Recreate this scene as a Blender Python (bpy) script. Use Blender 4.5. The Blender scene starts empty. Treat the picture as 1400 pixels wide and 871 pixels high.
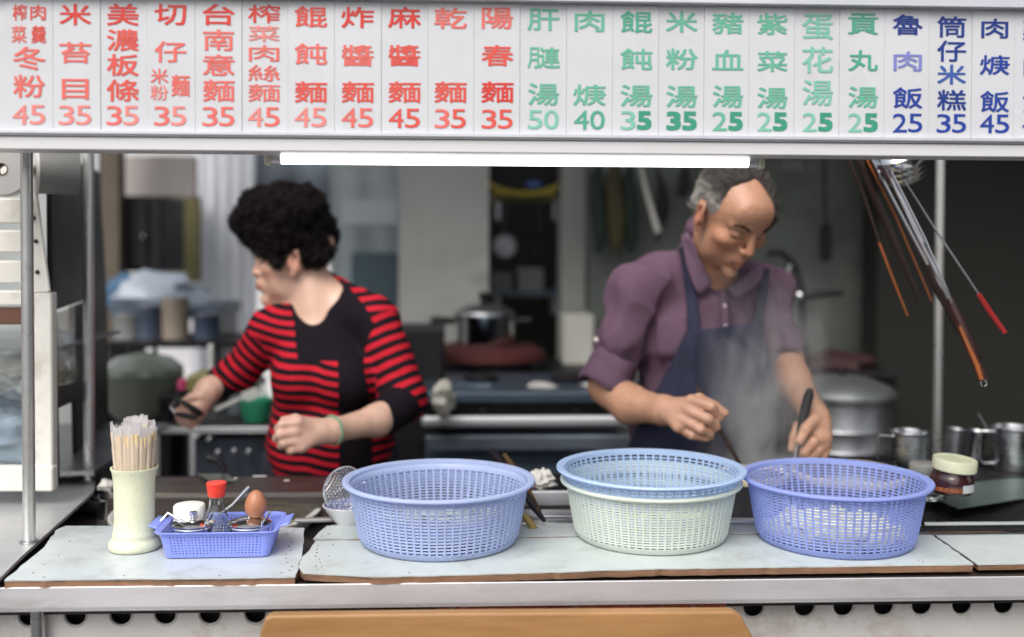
import bpy, math, random
import numpy as np
from mathutils import Vector, Matrix, noise
random.seed(7); RNG = np.random.default_rng(5)
sc = bpy.context.scene
PI = math.pi
R = math.radians
# ------------------------------------------------------------------ camera
CAMP = Vector((0, 0, 1.385))
F, CX, CY = 1450.0, 700.0, 360.0
cd = bpy.data.cameras.new('camera'); cam = bpy.data.objects.new('camera', cd)
sc.collection.objects.link(cam); sc.camera = cam
cd.sensor_width = 36; cd.lens = F / 1400 * 36; cd.shift_y = -(435.5 - CY) / 1400
cd.clip_start = .05; cd.clip_end = 300
rot = Matrix.Rotation(-R(2.7), 3, 'Z') @ Matrix.Rotation(R(90 - 1.2), 3, 'X') @ Matrix.Rotation(.004, 3, 'Z')
cam.matrix_world = Matrix.Translation(CAMP) @ rot.to_4x4()
cd.dof.use_dof = True; cd.dof.focus_distance = 1.82; cd.dof.aperture_fstop = 1.4
# ------------------------------------------------------------------ sky, sun, exposure (overcast)
SUN_EL, SUN_AZ = R(50), R(25)      # azimuth: degrees to the left behind the camera
w = bpy.data.worlds.new('World'); sc.world = w; w.use_nodes = True
nt = w.node_tree; nt.nodes.clear()
sky = nt.nodes.new('ShaderNodeTexSky'); sky.sky_type = 'NISHITA'; sky.sun_disc = False
sky.sun_elevation = SUN_EL; sky.sun_rotation = PI + SUN_AZ; sky.dust_density = 4; sky.air_density = 1.0
hs = nt.nodes.new('ShaderNodeHueSaturation'); hs.inputs['Saturation'].default_value = .22
bg = nt.nodes.new('ShaderNodeBackground'); bg.inputs['Strength'].default_value = .12
ow = nt.nodes.new('ShaderNodeOutputWorld')
nt.links.new(sky.outputs[0], hs.inputs['Color']); nt.links.new(hs.outputs[0], bg.inputs[0]); nt.links.new(bg.outputs[0], ow.inputs[0])
sl = bpy.data.lights.new('sun', 'SUN'); sun = bpy.data.objects.new('sun', sl); sc.collection.objects.link(sun)
sl.energy = 1.5; sl.angle = R(48); sl.color = (1, .94, .86)
sdir = Vector((-math.sin(SUN_AZ) * math.cos(SUN_EL), -math.cos(SUN_AZ) * math.cos(SUN_EL), math.sin(SUN_EL)))
sun.rotation_euler = sdir.to_track_quat('Z', 'Y').to_euler()
vs = sc.view_settings; vs.view_transform = 'Standard'; vs.look = 'None'; vs.gamma = 1; vs.exposure = .70
sc.cycles.max_bounces = 8; sc.cycles.transparent_max_bounces = 12
sc.cycles.volume_bounces = 1; sc.cycles.volume_step_rate = 3
# ------------------------------------------------------------------ placing helpers
def ray(px, py):
    return (rot @ Vector(((px - CX) / F, -(py - CY) / F, -1)))
def P(px, py, Y):
    d = ray(px, py); return CAMP + d * (Y / d.y)
def G(px, py, z):
    d = ray(px, py); return CAMP + d * ((z - CAMP.z) / d.z)
# ------------------------------------------------------------------ materials
MATS = {}
def mat(name, col, rough=.5, metal=0, var=0, vscale=8, bump=0, bscale=60, spec=.5, trans=0, emis=0, dirt=None, dscale=5, damt=.5, sss=0, stretch=None, coat=0, translucent=0, alpha=1):
    if name in MATS: return MATS[name]
    m = bpy.data.materials.new(name); MATS[name] = m; m.use_nodes = True
    nt = m.node_tree; L = nt.links; b = nt.nodes['Principled BSDF']; out = nt.nodes['Material Output']
    b.inputs['Base Color'].default_value = (*col, 1); b.inputs['Roughness'].default_value = rough
    b.inputs['Metallic'].default_value = metal; b.inputs['Specular IOR Level'].default_value = spec
    b.inputs['Transmission Weight'].default_value = trans; b.inputs['Coat Weight'].default_value = coat
    b.inputs['Alpha'].default_value = alpha
    if sss: b.inputs['Subsurface Weight'].default_value = sss; b.inputs['Subsurface Radius'].default_value = (.012, .005, .003); b.inputs['Subsurface Scale'].default_value = 1
    if emis: b.inputs['Emission Color'].default_value = (*col, 1); b.inputs['Emission Strength'].default_value = emis
    tc = nt.nodes.new('ShaderNodeTexCoord'); mp = nt.nodes.new('ShaderNodeMapping')
    L.new(tc.outputs['Object'], mp.inputs[0])
    if stretch: mp.inputs['Scale'].default_value = stretch
    src = None
    if var:
        n = nt.nodes.new('ShaderNodeTexNoise'); n.inputs['Scale'].default_value = vscale; n.inputs['Detail'].default_value = 6; n.inputs['Roughness'].default_value = .65
        L.new(mp.outputs[0], n.inputs[0])
        mr = nt.nodes.new('ShaderNodeMapRange'); mr.inputs[1].default_value = .3; mr.inputs[2].default_value = .7; mr.inputs[3].default_value = 1 - var; mr.inputs[4].default_value = 1 + var
        L.new(n.outputs[0], mr.inputs[0])
        mx = nt.nodes.new('ShaderNodeMix'); mx.data_type = 'RGBA'; mx.blend_type = 'MULTIPLY'; mx.inputs[0].default_value = 1
        mx.inputs[6].default_value = (*col, 1); L.new(mr.outputs[0], mx.inputs[7]); src = mx.outputs[2]
        rr = nt.nodes.new('ShaderNodeMapRange'); rr.inputs[3].default_value = max(0, rough - .12); rr.inputs[4].default_value = min(1, rough + .12)
        L.new(n.outputs[0], rr.inputs[0]); L.new(rr.outputs[0], b.inputs['Roughness'])
    if dirt:
        n2 = nt.nodes.new('ShaderNodeTexNoise'); n2.inputs['Scale'].default_value = dscale; n2.inputs['Detail'].default_value = 9; n2.inputs['Roughness'].default_value = .75
        L.new(mp.outputs[0], n2.inputs[0])
        r2 = nt.nodes.new('ShaderNodeMapRange'); r2.inputs[1].default_value = .52; r2.inputs[2].default_value = .68; r2.inputs[3].default_value = 0; r2.inputs[4].default_value = damt
        L.new(n2.outputs[0], r2.inputs[0])
        m2 = nt.nodes.new('ShaderNodeMix'); m2.data_type = 'RGBA'; L.new(r2.outputs[0], m2.inputs[0])
        if src: L.new(src, m2.inputs[6])
        else: m2.inputs[6].default_value = (*col, 1)
        m2.inputs[7].default_value = (*dirt, 1); src = m2.outputs[2]
    if src: L.new(src, b.inputs['Base Color'])
    if bump:
        nb = nt.nodes.new('ShaderNodeTexNoise'); nb.inputs['Scale'].default_value = bscale; nb.inputs['Detail'].default_value = 5
        L.new(mp.outputs[0], nb.inputs[0]); bp = nt.nodes.new('ShaderNodeBump'); bp.inputs['Strength'].default_value = bump; bp.inputs['Distance'].default_value = .002
        L.new(nb.outputs[0], bp.inputs['Height']); L.new(bp.outputs[0], b.inputs['Normal'])
    if translucent:
        t = nt.nodes.new('ShaderNodeBsdfTranslucent'); t.inputs[0].default_value = (*col, 1); ms = nt.nodes.new('ShaderNodeMixShader'); ms.inputs[0].default_value = translucent
        L.new(b.outputs[0], ms.inputs[1]); L.new(t.outputs[0], ms.inputs[2]); L.new(ms.outputs[0], out.inputs[0])
    return m
def colattr_mat(name, rough=.55, sss=.0, bump=.15, bscale=400, attr='Col', sheen=0, bdist=.001, spec=.5):
    m = bpy.data.materials.new(name); m.use_nodes = True; nt = m.node_tree; L = nt.links; b = nt.nodes['Principled BSDF']
    a = nt.nodes.new('ShaderNodeAttribute'); a.attribute_name = attr
    n = nt.nodes.new('ShaderNodeTexNoise'); n.inputs['Scale'].default_value = 45; n.inputs['Detail'].default_value = 5
    tc = nt.nodes.new('ShaderNodeTexCoord'); L.new(tc.outputs['Object'], n.inputs[0])
    mr = nt.nodes.new('ShaderNodeMapRange'); mr.inputs[3].default_value = .82; mr.inputs[4].default_value = 1.18; L.new(n.outputs[0], mr.inputs[0])
    mx = nt.nodes.new('ShaderNodeMix'); mx.data_type = 'RGBA'; mx.blend_type = 'MULTIPLY'; mx.inputs[0].default_value = 1
    L.new(a.outputs[0], mx.inputs[6]); L.new(mr.outputs[0], mx.inputs[7]); L.new(mx.outputs[2], b.inputs['Base Color'])
    b.inputs['Roughness'].default_value = rough; b.inputs['Sheen Weight'].default_value = sheen; b.inputs['Specular IOR Level'].default_value = spec
    if sss: b.inputs['Subsurface Weight'].default_value = sss; b.inputs['Subsurface Radius'].default_value = (.012, .005, .003); b.inputs['Subsurface Scale'].default_value = 1
    nb = nt.nodes.new('ShaderNodeTexNoise'); nb.inputs['Scale'].default_value = bscale; nb.inputs['Detail'].default_value = 3; L.new(tc.outputs['Object'], nb.inputs[0])
    bp = nt.nodes.new('ShaderNodeBump'); bp.inputs['Strength'].default_value = bump; bp.inputs['Distance'].default_value = bdist
    L.new(nb.outputs[0], bp.inputs['Height']); L.new(bp.outputs[0], b.inputs['Normal'])
    return m
# ------------------------------------------------------------------ mesh building
class MB:
    def __init__(s): s.v = []; s.f = []; s.mi = []; s.cur = 0
    def add(s, vs, fs):
        o = len(s.v); s.v += [tuple(p) for p in vs]; s.f += [tuple(i + o for i in f) for f in fs]; s.mi += [s.cur] * len(fs); return s
    def box(s, c, d, rotm=None, bev=0):
        x, y, z = [k / 2 for k in d]
        if bev:
            b = min(bev, x * .9, y * .9, z * .9); vs = []
            # chamfered box: 24 verts
            import itertools
            idx = {}
            for sx, sy, sz in itertools.product((-1, 1), repeat=3):
                for ax in range(3):
                    p = [sx * (x - b), sy * (y - b), sz * (z - b)]; p[ax] = (sx * x, sy * y, sz * z)[ax]
                    idx[(sx, sy, sz, ax)] = len(vs); vs.append(p)
            fs = []
            for ax in range(3):
                o = [i for i in range(3) if i != ax]
                for sg in (-1, 1):
                    q = []
                    for a, bb in ((-1, -1), (1, -1), (1, 1), (-1, 1)):
                        t = [0, 0, 0]; t[ax] = sg; t[o[0]] = a; t[o[1]] = bb; q.append(idx[(*t, ax)])
                    fl = (sg == 1) != (ax == 1); fs.append(q if fl else q[::-1])
            for ax in range(3):
                o = [i for i in range(3) if i != ax]
                for a in (-1, 1):
                    for bb in (-1, 1):
                        q = []
                        for sg, axx in ((-1, o[0]), (1, o[0]), (1, o[1]), (-1, o[1])):
                            t = [0, 0, 0]; t[ax] = sg; t[o[0]] = a; t[o[1]] = bb; q.append(idx[(*t, axx)])
                        fs.append(q)
            for sx, sy, sz in itertools.product((-1, 1), repeat=3): fs.append([idx[(sx, sy, sz, k)] for k in range(3)])
        else:
            vs = [(-x, -y, -z), (x, -y, -z), (x, y, -z), (-x, y, -z), (-x, -y, z), (x, -y, z), (x, y, z), (-x, y, z)]
            fs = [(0, 3, 2, 1), (4, 5, 6, 7), (0, 1, 5, 4), (1, 2, 6, 5), (2, 3, 7, 6), (3, 0, 4, 7)]
        c = Vector(c)
        vs = [((rotm @ Vector(p)) if rotm else Vector(p)) + c for p in vs]
        return s.add(vs, fs)
    def lathe(s, prof, c=(0, 0, 0), n=32, closed=False, rotm=None):
        c = Vector(c); vs = []; fs = []; m = len(prof)
        for i in range(n):
            a = 2 * PI * i / n
            for r, z in prof:
                p = Vector((r * math.cos(a), r * math.sin(a), z)); vs.append(((rotm @ p) if rotm else p) + c)
        for i in range(n):
            j = (i + 1) % n
            for k in range(m - (0 if closed else 1)):
                l = (k + 1) % m; fs.append((i * m + k, j * m + k, j * m + l, i * m + l))
        return s.add(vs, fs)
    def tube(s, pts, r, n=10, cap=True, closed=False):
        pts = [Vector(p) for p in pts]; rs = r if isinstance(r, (list, tuple)) else [r] * len(pts)
        vs = []; fs = []; N = len(pts); up = None
        for i, p in enumerate(pts):
            if closed: t = (pts[(i + 1) % N] - pts[i - 1])
            else: t = pts[min(i + 1, N - 1)] - pts[max(i - 1, 0)]
            t.normalize()
            if up is None: up = t.orthogonal().normalized()
            up = (up - t * up.dot(t)).normalized(); b = t.cross(up)
            for k in range(n):
                a = 2 * PI * k / n; vs.append(p + (up * math.cos(a) + b * math.sin(a)) * rs[i])
        for i in range(N if closed else N - 1):
            j = (i + 1) % N
            for k in range(n): l = (k + 1) % n; fs.append((i * n + k, i * n + l, j * n + l, j * n + k))
        if cap and not closed: fs.append(tuple(range(n))[::-1]); fs.append(tuple((N - 1) * n + k for k in range(n)))
        return s.add(vs, fs)
    def prism(s, poly, z0, z1, jag=None):
        n = len(poly); vs = [(x, y, z0) for x, y in poly] + [(x, y, z1) for x, y in poly]
        fs = [tuple(range(n))[::-1], tuple(range(n, 2 * n))] + [(i, (i + 1) % n, n + (i + 1) % n, n + i) for i in range(n)]
        return s.add(vs, fs)
    def blob(s, c, rad, n=14, m=9, amp=.15, sc_=1.0, rotm=None, seed=0):
        c = Vector(c); vs = []; fs = []
        for j in range(m + 1):
            th = PI * j / m
            for i in range(n):
                ph = 2 * PI * i / n; d = Vector((math.sin(th) * math.cos(ph), math.sin(th) * math.sin(ph), math.cos(th)))
                k = 1 + amp * noise.noise(d * 1.7 * sc_ + Vector((seed, seed * 2.3, 0))) * 2
                p = Vector((d.x * rad[0], d.y * rad[1], d.z * rad[2])) * k; vs.append(((rotm @ p) if rotm else p) + c)
        for j in range(m):
            for i in range(n): l = (i + 1) % n; fs.append((j * n + i, (j + 1) * n + i, (j + 1) * n + l, j * n + l))
        return s.add(vs, fs)
    def build(s, name, m, parent=None, smooth=False, angle=None):
        me = bpy.data.meshes.new(name); me.from_pydata(s.v, [], s.f)
        ms = m if isinstance(m, (list, tuple)) else [m]
        for q in ms: me.materials.append(q)
        if len(ms) > 1: me.polygons.foreach_set('material_index', s.mi)
        if smooth:
            me.polygons.foreach_set('use_smooth', [True] * len(me.polygons))
            me.update(); me.set_sharp_from_angle(angle=R(angle or 40))
        me.update(); return link(name, me, parent)
def link(name, me, parent=None):
    o = bpy.data.objects.new(name, me); sc.collection.objects.link(o)
    if parent: o.parent = parent
    return o
def fixnormals(o):
    import bmesh
    b = bmesh.new(); b.from_mesh(o.data); bmesh.ops.recalc_face_normals(b, faces=b.faces); b.to_mesh(o.data); b.free(); return o
def tag(o, label=None, cat=None, group=None, kind=None):
    if label: o['label'] = label
    if cat: o['category'] = cat
    if group: o['group'] = group
    if kind: o['kind'] = kind
    return o
def thing(name, label, cat, loc=(0, 0, 0), rz=0, group=None):
    o = bpy.data.objects.new(name, None); sc.collection.objects.link(o); o.empty_display_size = .05
    o.location = loc; o.rotation_euler = (0, 0, rz); return tag(o, label, cat, group)
def struct(name, mb, m, parent=None, **k):
    o = mb.build(name, m, parent, **k)
    if not parent: o['kind'] = 'structure'
    return o
# ------------------------------------------------------------------ implicit surfaces for bodies and clothes
def cap(a, ra, b, rb, k=.02, sub=False): return dict(t='c', a=np.array(a, float), b=np.array(b, float), ra=ra, rb=rb, k=k, sub=sub)
def ell(c, r, M=None, k=.02, sub=False):
    return dict(t='e', c=np.array(c, float), r=np.array(r, float), M=np.array(M if M is not None else Matrix.Identity(3), float), k=k, sub=sub)
def bbox(p):
    if p['t'] == 'c':
        m = max(p['ra'], p['rb']); return np.minimum(p['a'], p['b']) - m, np.maximum(p['a'], p['b']) + m
    m = np.sqrt(((p['M'] * p['r']) ** 2).sum(1)); return p['c'] - m, p['c'] + m
def pdist(p, X):
    if p['t'] == 'c':
        ab = p['b'] - p['a']; q = X - p['a']; t = np.clip(q @ ab / max(ab @ ab, 1e-9), 0, 1)
        return np.linalg.norm(q - t[..., None] * ab, axis=-1) - (p['ra'] + t * (p['rb'] - p['ra']))
    q = (X - p['c']) @ p['M']; k0 = np.linalg.norm(q / p['r'], axis=-1); k1 = np.linalg.norm(q / p['r'] ** 2, axis=-1)
    return k0 * (k0 - 1) / np.maximum(k1, 1e-6)
def sdf_mesh(prims, h, disp=None, cut=None):
    bbs = [bbox(p) for p in prims]
    lo = np.min([b[0] for b, p in zip(bbs, prims) if not p['sub']], 0) - 3 * h - .01; hi = np.max([b[1] for b, p in zip(bbs, prims) if not p['sub']], 0) + 3 * h + .01
    n = np.ceil((hi - lo) / h).astype(int) + 1
    Fd = np.full(n, .05, np.float32); B = 24
    for i in range(0, n[0], B):
        for j in range(0, n[1], B):
            for k in range(0, n[2], B):
                e = np.minimum([i + B, j + B, k + B], n); bl = lo + np.array([i, j, k]) * h; bh = lo + (e - 1) * h
                use = [p for p, (a, b) in zip(prims, bbs) if np.all(a - p['k'] - .012 <= bh) and np.all(b + p['k'] + .012 >= bl)]
                if not any(not p['sub'] for p in use): continue
                X = np.stack(np.meshgrid(*[lo[q] + np.arange((i, j, k)[q], e[q]) * h for q in range(3)], indexing='ij'), -1)
                d = None
                for p in use:
                    q = pdist(p, X); kk = p['k']
                    if p['sub']:
                        if d is None: continue
                        hh = np.clip(.5 - .5 * (d + q) / kk, 0, 1); d = d * (1 - hh) - q * hh + kk * hh * (1 - hh)
                    elif d is None: d = q
                    else: hh = np.clip(.5 + .5 * (d - q) / kk, 0, 1); d = d * (1 - hh) + q * hh - kk * hh * (1 - hh)
                if d is None: continue
                if disp is not None: d = d + disp(X)
                if cut is not None: d = np.maximum(d, cut(X))
                Fd[i:e[0], j:e[1], k:e[2]] = d
    S = Fd < 0; nn = n
    act = np.zeros((nn[0] - 1, nn[1] - 1, nn[2] - 1), np.uint8)
    for a in (0, 1):
        for b in (0, 1):
            for c in (0, 1): act += S[a:nn[0] - 1 + a, b:nn[1] - 1 + b, c:nn[2] - 1 + c]
    ci = np.argwhere((act > 0) & (act < 8)); cn = np.array(act.shape)
    lin = (ci[:, 0] * cn[1] + ci[:, 1]) * cn[2] + ci[:, 2]
    cor = np.array([(a, b, c) for a in (0, 1) for b in (0, 1) for c in (0, 1)])
    V = np.stack([Fd[ci[:, 0] + a, ci[:, 1] + b, ci[:, 2] + c] for a, b, c in cor], 1)
    acc = np.zeros((len(ci), 3)); cnt = np.zeros(len(ci))
    for x in range(8):
        for y in range(x + 1, 8):
            if abs(cor[x] - cor[y]).sum() != 1: continue
            m = (V[:, x] < 0) != (V[:, y] < 0); t = V[m, x] / (V[m, x] - V[m, y])
            acc[m] += cor[x] + t[:, None] * (cor[y] - cor[x]); cnt[m] += 1
    verts = lo + (ci + acc / cnt[:, None]) * h
    faces = []
    for ax in range(3):
        o = [q for q in range(3) if q != ax]
        sl0 = [slice(None)] * 3; sl1 = [slice(None)] * 3; sl0[ax] = slice(0, nn[ax] - 1); sl1[ax] = slice(1, nn[ax])
        A = S[tuple(sl0)]; Bq = S[tuple(sl1)]; e = np.argwhere(A != Bq)
        e = e[(e[:, o[0]] > 0) & (e[:, o[1]] > 0) & (e[:, o[0]] < nn[o[0]] - 1) & (e[:, o[1]] < nn[o[1]] - 1)]
        inside = A[e[:, 0], e[:, 1], e[:, 2]]
        q = []
        for da, db in ((-1, -1), (0, -1), (0, 0), (-1, 0)):
            c = e.copy(); c[:, o[0]] += da; c[:, o[1]] += db
            q.append(np.searchsorted(lin, (c[:, 0] * cn[1] + c[:, 1]) * cn[2] + c[:, 2]))
        q = np.stack(q, 1); fl = inside if ax != 1 else ~inside
        q[~fl] = q[~fl][:, ::-1]; faces.append(q)
    return verts, np.concatenate(faces)
def npmesh(name, verts, faces, m, parent=None, attrs=None, smooth=True):
    me = bpy.data.meshes.new(name); nf = len(faces)
    me.vertices.add(len(verts)); me.vertices.foreach_set('co', np.asarray(verts, np.float32).ravel())
    me.loops.add(nf * 4); me.loops.foreach_set('vertex_index', np.asarray(faces, np.int32).ravel())
    me.polygons.add(nf); me.polygons.foreach_set('loop_start', np.arange(0, nf * 4, 4, dtype=np.int32))
    try: me.polygons.foreach_set('loop_total', np.full(nf, 4, np.int32))
    except Exception: pass
    me.update(calc_edges=True); me.polygons.foreach_set('use_smooth', [smooth] * nf)
    me.materials.append(m)
    for k, a in (attrs or {}).items():
        if a.ndim == 2: at = me.color_attributes.new(k, 'FLOAT_COLOR', 'POINT'); at.data.foreach_set('color', np.concatenate([a, np.ones((len(a), 1))], 1).astype(np.float32).ravel())
        else: at = me.attributes.new(k, 'FLOAT', 'POINT'); at.data.foreach_set('value', a.astype(np.float32))
    me.validate(); return link(name, me, parent)
def smoothstep(a, b, x): t = np.clip((x - a) / (b - a), 0, 1); return t * t * (3 - 2 * t)
def sdf_of(prims, X):
    d = None
    for p in prims:
        q = pdist(p, X); kk = p['k']
        if p['sub']: hh = np.clip(.5 - .5 * (d + q) / kk, 0, 1); d = d * (1 - hh) - q * hh + kk * hh * (1 - hh)
        elif d is None: d = q
        else: hh = np.clip(.5 + .5 * (d - q) / kk, 0, 1); d = d * (1 - hh) + q * hh - kk * hh * (1 - hh)
    return d
# ------------------------------------------------------------------ palette
M_white = mat('painted_white', (.72, .72, .73), .35, var=.05, vscale=6, dirt=(.40, .38, .34), dscale=9, damt=.35, bump=.05)
M_alu = mat('aluminium', (.62, .63, .66), .38, metal=.7, var=.08, vscale=10, stretch=(.15, 1, 1.6), bump=.06, bscale=120)
M_steel = mat('brushed_steel', (.55, .56, .58), .28, metal=1, var=.12, vscale=14, stretch=(.3, 1, 3), dirt=(.20, .19, .18), dscale=5, damt=.35)
M_steelrail = mat('rail_steel', (.66, .65, .68), .42, metal=.55, var=.10, vscale=5, stretch=(.5, 1, 2), dirt=(.35, .31, .28), dscale=6, damt=.5, bump=.1, bscale=200)
M_steeldark = mat('dull_steel', (.30, .31, .33), .38, metal=.9, var=.2, vscale=9, dirt=(.06, .055, .05), dscale=7, damt=.6)
M_chrome = mat('polished_steel', (.72, .73, .75), .14, metal=1, var=.04, vscale=20)
M_black = mat('black_paint', (.011, .010, .013), .5, spec=.25, var=.3, vscale=9, dirt=(.025, .022, .02), dscale=8, damt=.6)
M_blackplastic = mat('black_plastic', (.011, .010, .012), .4, spec=.35)
M_lam = mat('pale_laminate', (.50, .55, .57), .36, var=.08, vscale=9, dirt=(.26, .25, .22), dscale=16, damt=.42, bump=.05, bscale=90)
M_lam2 = mat('green_grey_laminate', (.48, .53, .525), .45, var=.09, vscale=9, dirt=(.25, .25, .22), dscale=15, damt=.45, bump=.05)
M_ply = mat('worn_plywood', (.22, .12, .07), .8, var=.5, vscale=30, stretch=(.1, 1, 2), dirt=(.05, .03, .025), dscale=22, damt=.8, bump=.6, bscale=80)
M_woodtan = mat('varnished_tan_wood', (.31, .165, .065), .4, var=.22, vscale=7, stretch=(.35, 1, 3), dirt=(.22, .10, .03), dscale=6, damt=.55)
M_redpaint = mat('peeling_red_paint', (.42, .10, .05), .6, var=.4, vscale=30, dirt=(.55, .5, .45), dscale=28, damt=.9, bump=.4)
M_cream = mat('cream_plastic', (.78, .80, .60), .42, var=.05, vscale=90, translucent=.15, bump=.7, bscale=330)
M_lav = mat('lavender_plastic', (.60, .69, .93), .32, translucent=.42, var=.04, vscale=14)
M_lav2 = mat('violet_plastic', (.45, .54, .92), .32, translucent=.45, var=.05, vscale=10)
M_blu = mat('sky_blue_plastic', (.55, .70, .93), .32, translucent=.35, var=.04, vscale=14)
M_mint = mat('mint_plastic', (.81, .87, .80), .34, translucent=.30, var=.04, vscale=14)
M_tray = mat('cornflower_plastic', (.24, .30, .80), .33, translucent=.0, var=.03)
M_paper = mat('white_paper', (.82, .82, .80), .8, translucent=.3, bump=.3, bscale=150)
M_bamboo = mat('pale_bamboo', (.72, .55, .30), .6, var=.15, vscale=40)
M_red = mat('red_plastic', (.72, .05, .03), .35)
M_egg = mat('brown_egg', (.36, .15, .08), .42, var=.22, vscale=35, bump=.05, dirt=(.35, .14, .06), dscale=40, damt=.5)
M_glass = mat('clear_glass', (.93, .97, .96), .04, trans=1)
M_winglass = mat('cabinet_glass', (.86, .92, .92), .06, trans=.95, alpha=.5)
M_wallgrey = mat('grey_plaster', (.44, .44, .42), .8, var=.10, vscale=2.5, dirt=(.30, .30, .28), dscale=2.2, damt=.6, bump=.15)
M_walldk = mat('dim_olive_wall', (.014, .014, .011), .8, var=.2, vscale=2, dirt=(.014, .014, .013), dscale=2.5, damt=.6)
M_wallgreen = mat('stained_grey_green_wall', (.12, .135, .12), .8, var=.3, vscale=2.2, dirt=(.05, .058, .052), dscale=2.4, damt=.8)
M_asphalt = mat('asphalt', (.06, .06, .06), .9, var=.2, vscale=30, bump=.6, bscale=300)
M_tilefloor = mat('shop_floor_tile', (.16, .15, .14), .6, var=.2, vscale=5)
M_conc = mat('concrete', (.34, .33, .32), .85, var=.15, vscale=3, bump=.3)
M_soup = mat('milky_broth', (.50, .45, .30), .12, var=.15, vscale=12, coat=.3)
M_darkred = mat('dark_red_cloth', (.06, .008, .008), .8, var=.3, vscale=14)
M_olive = mat('olive_board', (.22, .20, .09), .7, var=.3, vscale=4)
M_green = mat('green_plastic', (.06, .42, .24), .35, translucent=.25)
M_creamenamel = mat('cream_enamel', (.70, .62, .45), .3, var=.08)
M_offwhite = mat('offwhite_cloth', (.62, .60, .56), .85, var=.08, bump=.3, bscale=40)
M_blue = mat('mid_blue_plastic', (.10, .20, .55), .4)
M_bluegrey = mat('blue_grey_enamel', (.05, .075, .11), .45, var=.3, vscale=5)
M_pinkwall = mat('faded_pink_board', (.44, .40, .39), .7, var=.15, vscale=3)
M_yellow = mat('yellow_print', (.62, .50, .08), .6)
M_pink = mat('pink_plastic', (.70, .08, .22), .4)
M_lidcream = mat('jar_lid_cream', (.56, .58, .42), .45, var=.08, vscale=40)
# ------------------------------------------------------------------ ground, street, room
g = MB().add([(-60, -60, 0), (60, -60, 0), (60, 60, 0), (-60, 60, 0)], [(0, 1, 2, 3)]); struct('ground', g, M_asphalt)
g = MB().box((0, 3.4, .03), (6.4, 4.4, .06)); struct('floor', g, M_tilefloor)
def xw(px, Y): return P(px, 400, Y).x
def panel(name, px0, px1, Y, z0, z1, m, th=.12):
    a, b = xw(px0, Y), xw(px1, Y)
    return struct(name, MB().box(((a + b) / 2, Y + th / 2, (z0 + z1) / 2), (b - a, th, z1 - z0)), m)
b = MB(); b.box((1.75, 3.65, 2.36), (6.4, 2.0, .10)); struct('ceiling', b, M_conc)
panel('wall_pillar', 545, 668, 4.0, .06, 2.30, M_wallgrey, .3)
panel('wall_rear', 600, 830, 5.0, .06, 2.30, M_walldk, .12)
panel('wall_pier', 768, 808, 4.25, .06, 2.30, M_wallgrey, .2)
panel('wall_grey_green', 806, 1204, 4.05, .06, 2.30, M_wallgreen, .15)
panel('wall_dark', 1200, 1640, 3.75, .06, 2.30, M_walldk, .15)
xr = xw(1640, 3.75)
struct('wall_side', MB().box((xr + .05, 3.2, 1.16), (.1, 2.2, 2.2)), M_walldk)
# rear alley seen through the open left end
panel('alley_wall', -250, 700, 8.2, 0, 2.9, mat('alley_plaster', (.55, .55, .56), .85, var=.15, vscale=1.2), .2)
# unseen dark wall added right of the frame to block light from there
t = tag(MB().box((1.75, .45, .74), (.9, 2.1, 1.48), bev=.01).build('added_shade_wall', mat('shade_wall_dark', (.05, .05, .05), .7, var=.3, vscale=3)), 'added unseen low dark wall shading the right end of the stall', 'wall')
panel('wall_partition', 128, 163, 4.3, .06, 2.30, mat('brown_partition', (.10, .08, .06), .8, var=.2), .08)
# ------------------------------------------------------------------ things in the far background
def boxthing(name, label, cat, px0, py0, px1, py1, Y, depth, m, bev=.006, group=None, floor=False):
    a = P(px0, py0, Y); c = P(px1, py1, Y); z0 = .06 if floor else c.z
    t = thing(name, label, cat, ((a.x + c.x) / 2, Y + depth / 2, z0), group=group)
    MB().box((0, 0, (a.z - z0) / 2), (c.x - a.x, depth, a.z - z0), bev=bev).build('body', m, t)
    return t, c.x - a.x, a.z - z0
# curtain of pale cloth with folds behind the cooks
def curtain(px0, px1, py0, py1, Y, m, label, folds=5, amp=.014):
    a = P(px0, py0, Y); c = P(px1, py1, Y); n = 90; b = MB(); vs = []; fs = []
    for i in range(n + 1):
        u = i / n; x = a.x + (c.x - a.x) * u
        for j, z in enumerate((a.z, (a.z * 2 + c.z) / 3, (a.z + 2 * c.z) / 3, c.z)):
            vs.append((x, Y + amp * math.sin(u * folds * 2 * PI + j * .4) * (.5 + .25 * j), z))
    for i in range(n):
        for j in range(3): fs.append((i * 4 + j, i * 4 + j + 1, i * 4 + j + 5, i * 4 + j + 4))
    b.add(vs, fs); o = b.build('curtain', m, smooth=True); mod = o.modifiers.new('s', 'SOLIDIFY'); mod.thickness = .004
    return tag(o, label, 'curtain')
M_sheer = mat('sheer_white_cloth', (.84, .86, .90), .8, translucent=.4, var=.06)
curtain(262, 350, 180, 700, 5.0, M_sheer, 'pale sheer curtain hanging behind the woman with short curly hair')
curtain(452, 546, 205, 700, 4.9, mat('grey_blue_cloth', (.55, .60, .62), .8, translucent=.4, var=.3, vscale=3), 'blue grey curtain hanging beside the white pillar', folds=2)
curtain(340, 455, 200, 360, 5.05, mat('dusty_blue_cloth', (.22, .26, .30), .8, translucent=.3, var=.5, vscale=3), 'short dusty blue curtain hanging above the woman', folds=2)
boxthing('storage_box', 'pale teal box high beside the white pillar', 'box', 468, 274, 545, 308, 4.5, .15, mat('pale_teal', (.55, .62, .64), .5))
boxthing('storage_box', 'dark teal box stacked beside the white pillar', 'box', 480, 345, 545, 428, 4.5, .2, mat('dark_teal', (.08, .13, .15), .5))
boxthing('low_cupboard', 'black low cupboard between the woman and the stove', 'cupboard', 500, 452, 606, 640, 3.3, .3, M_black, floor=True)
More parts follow.
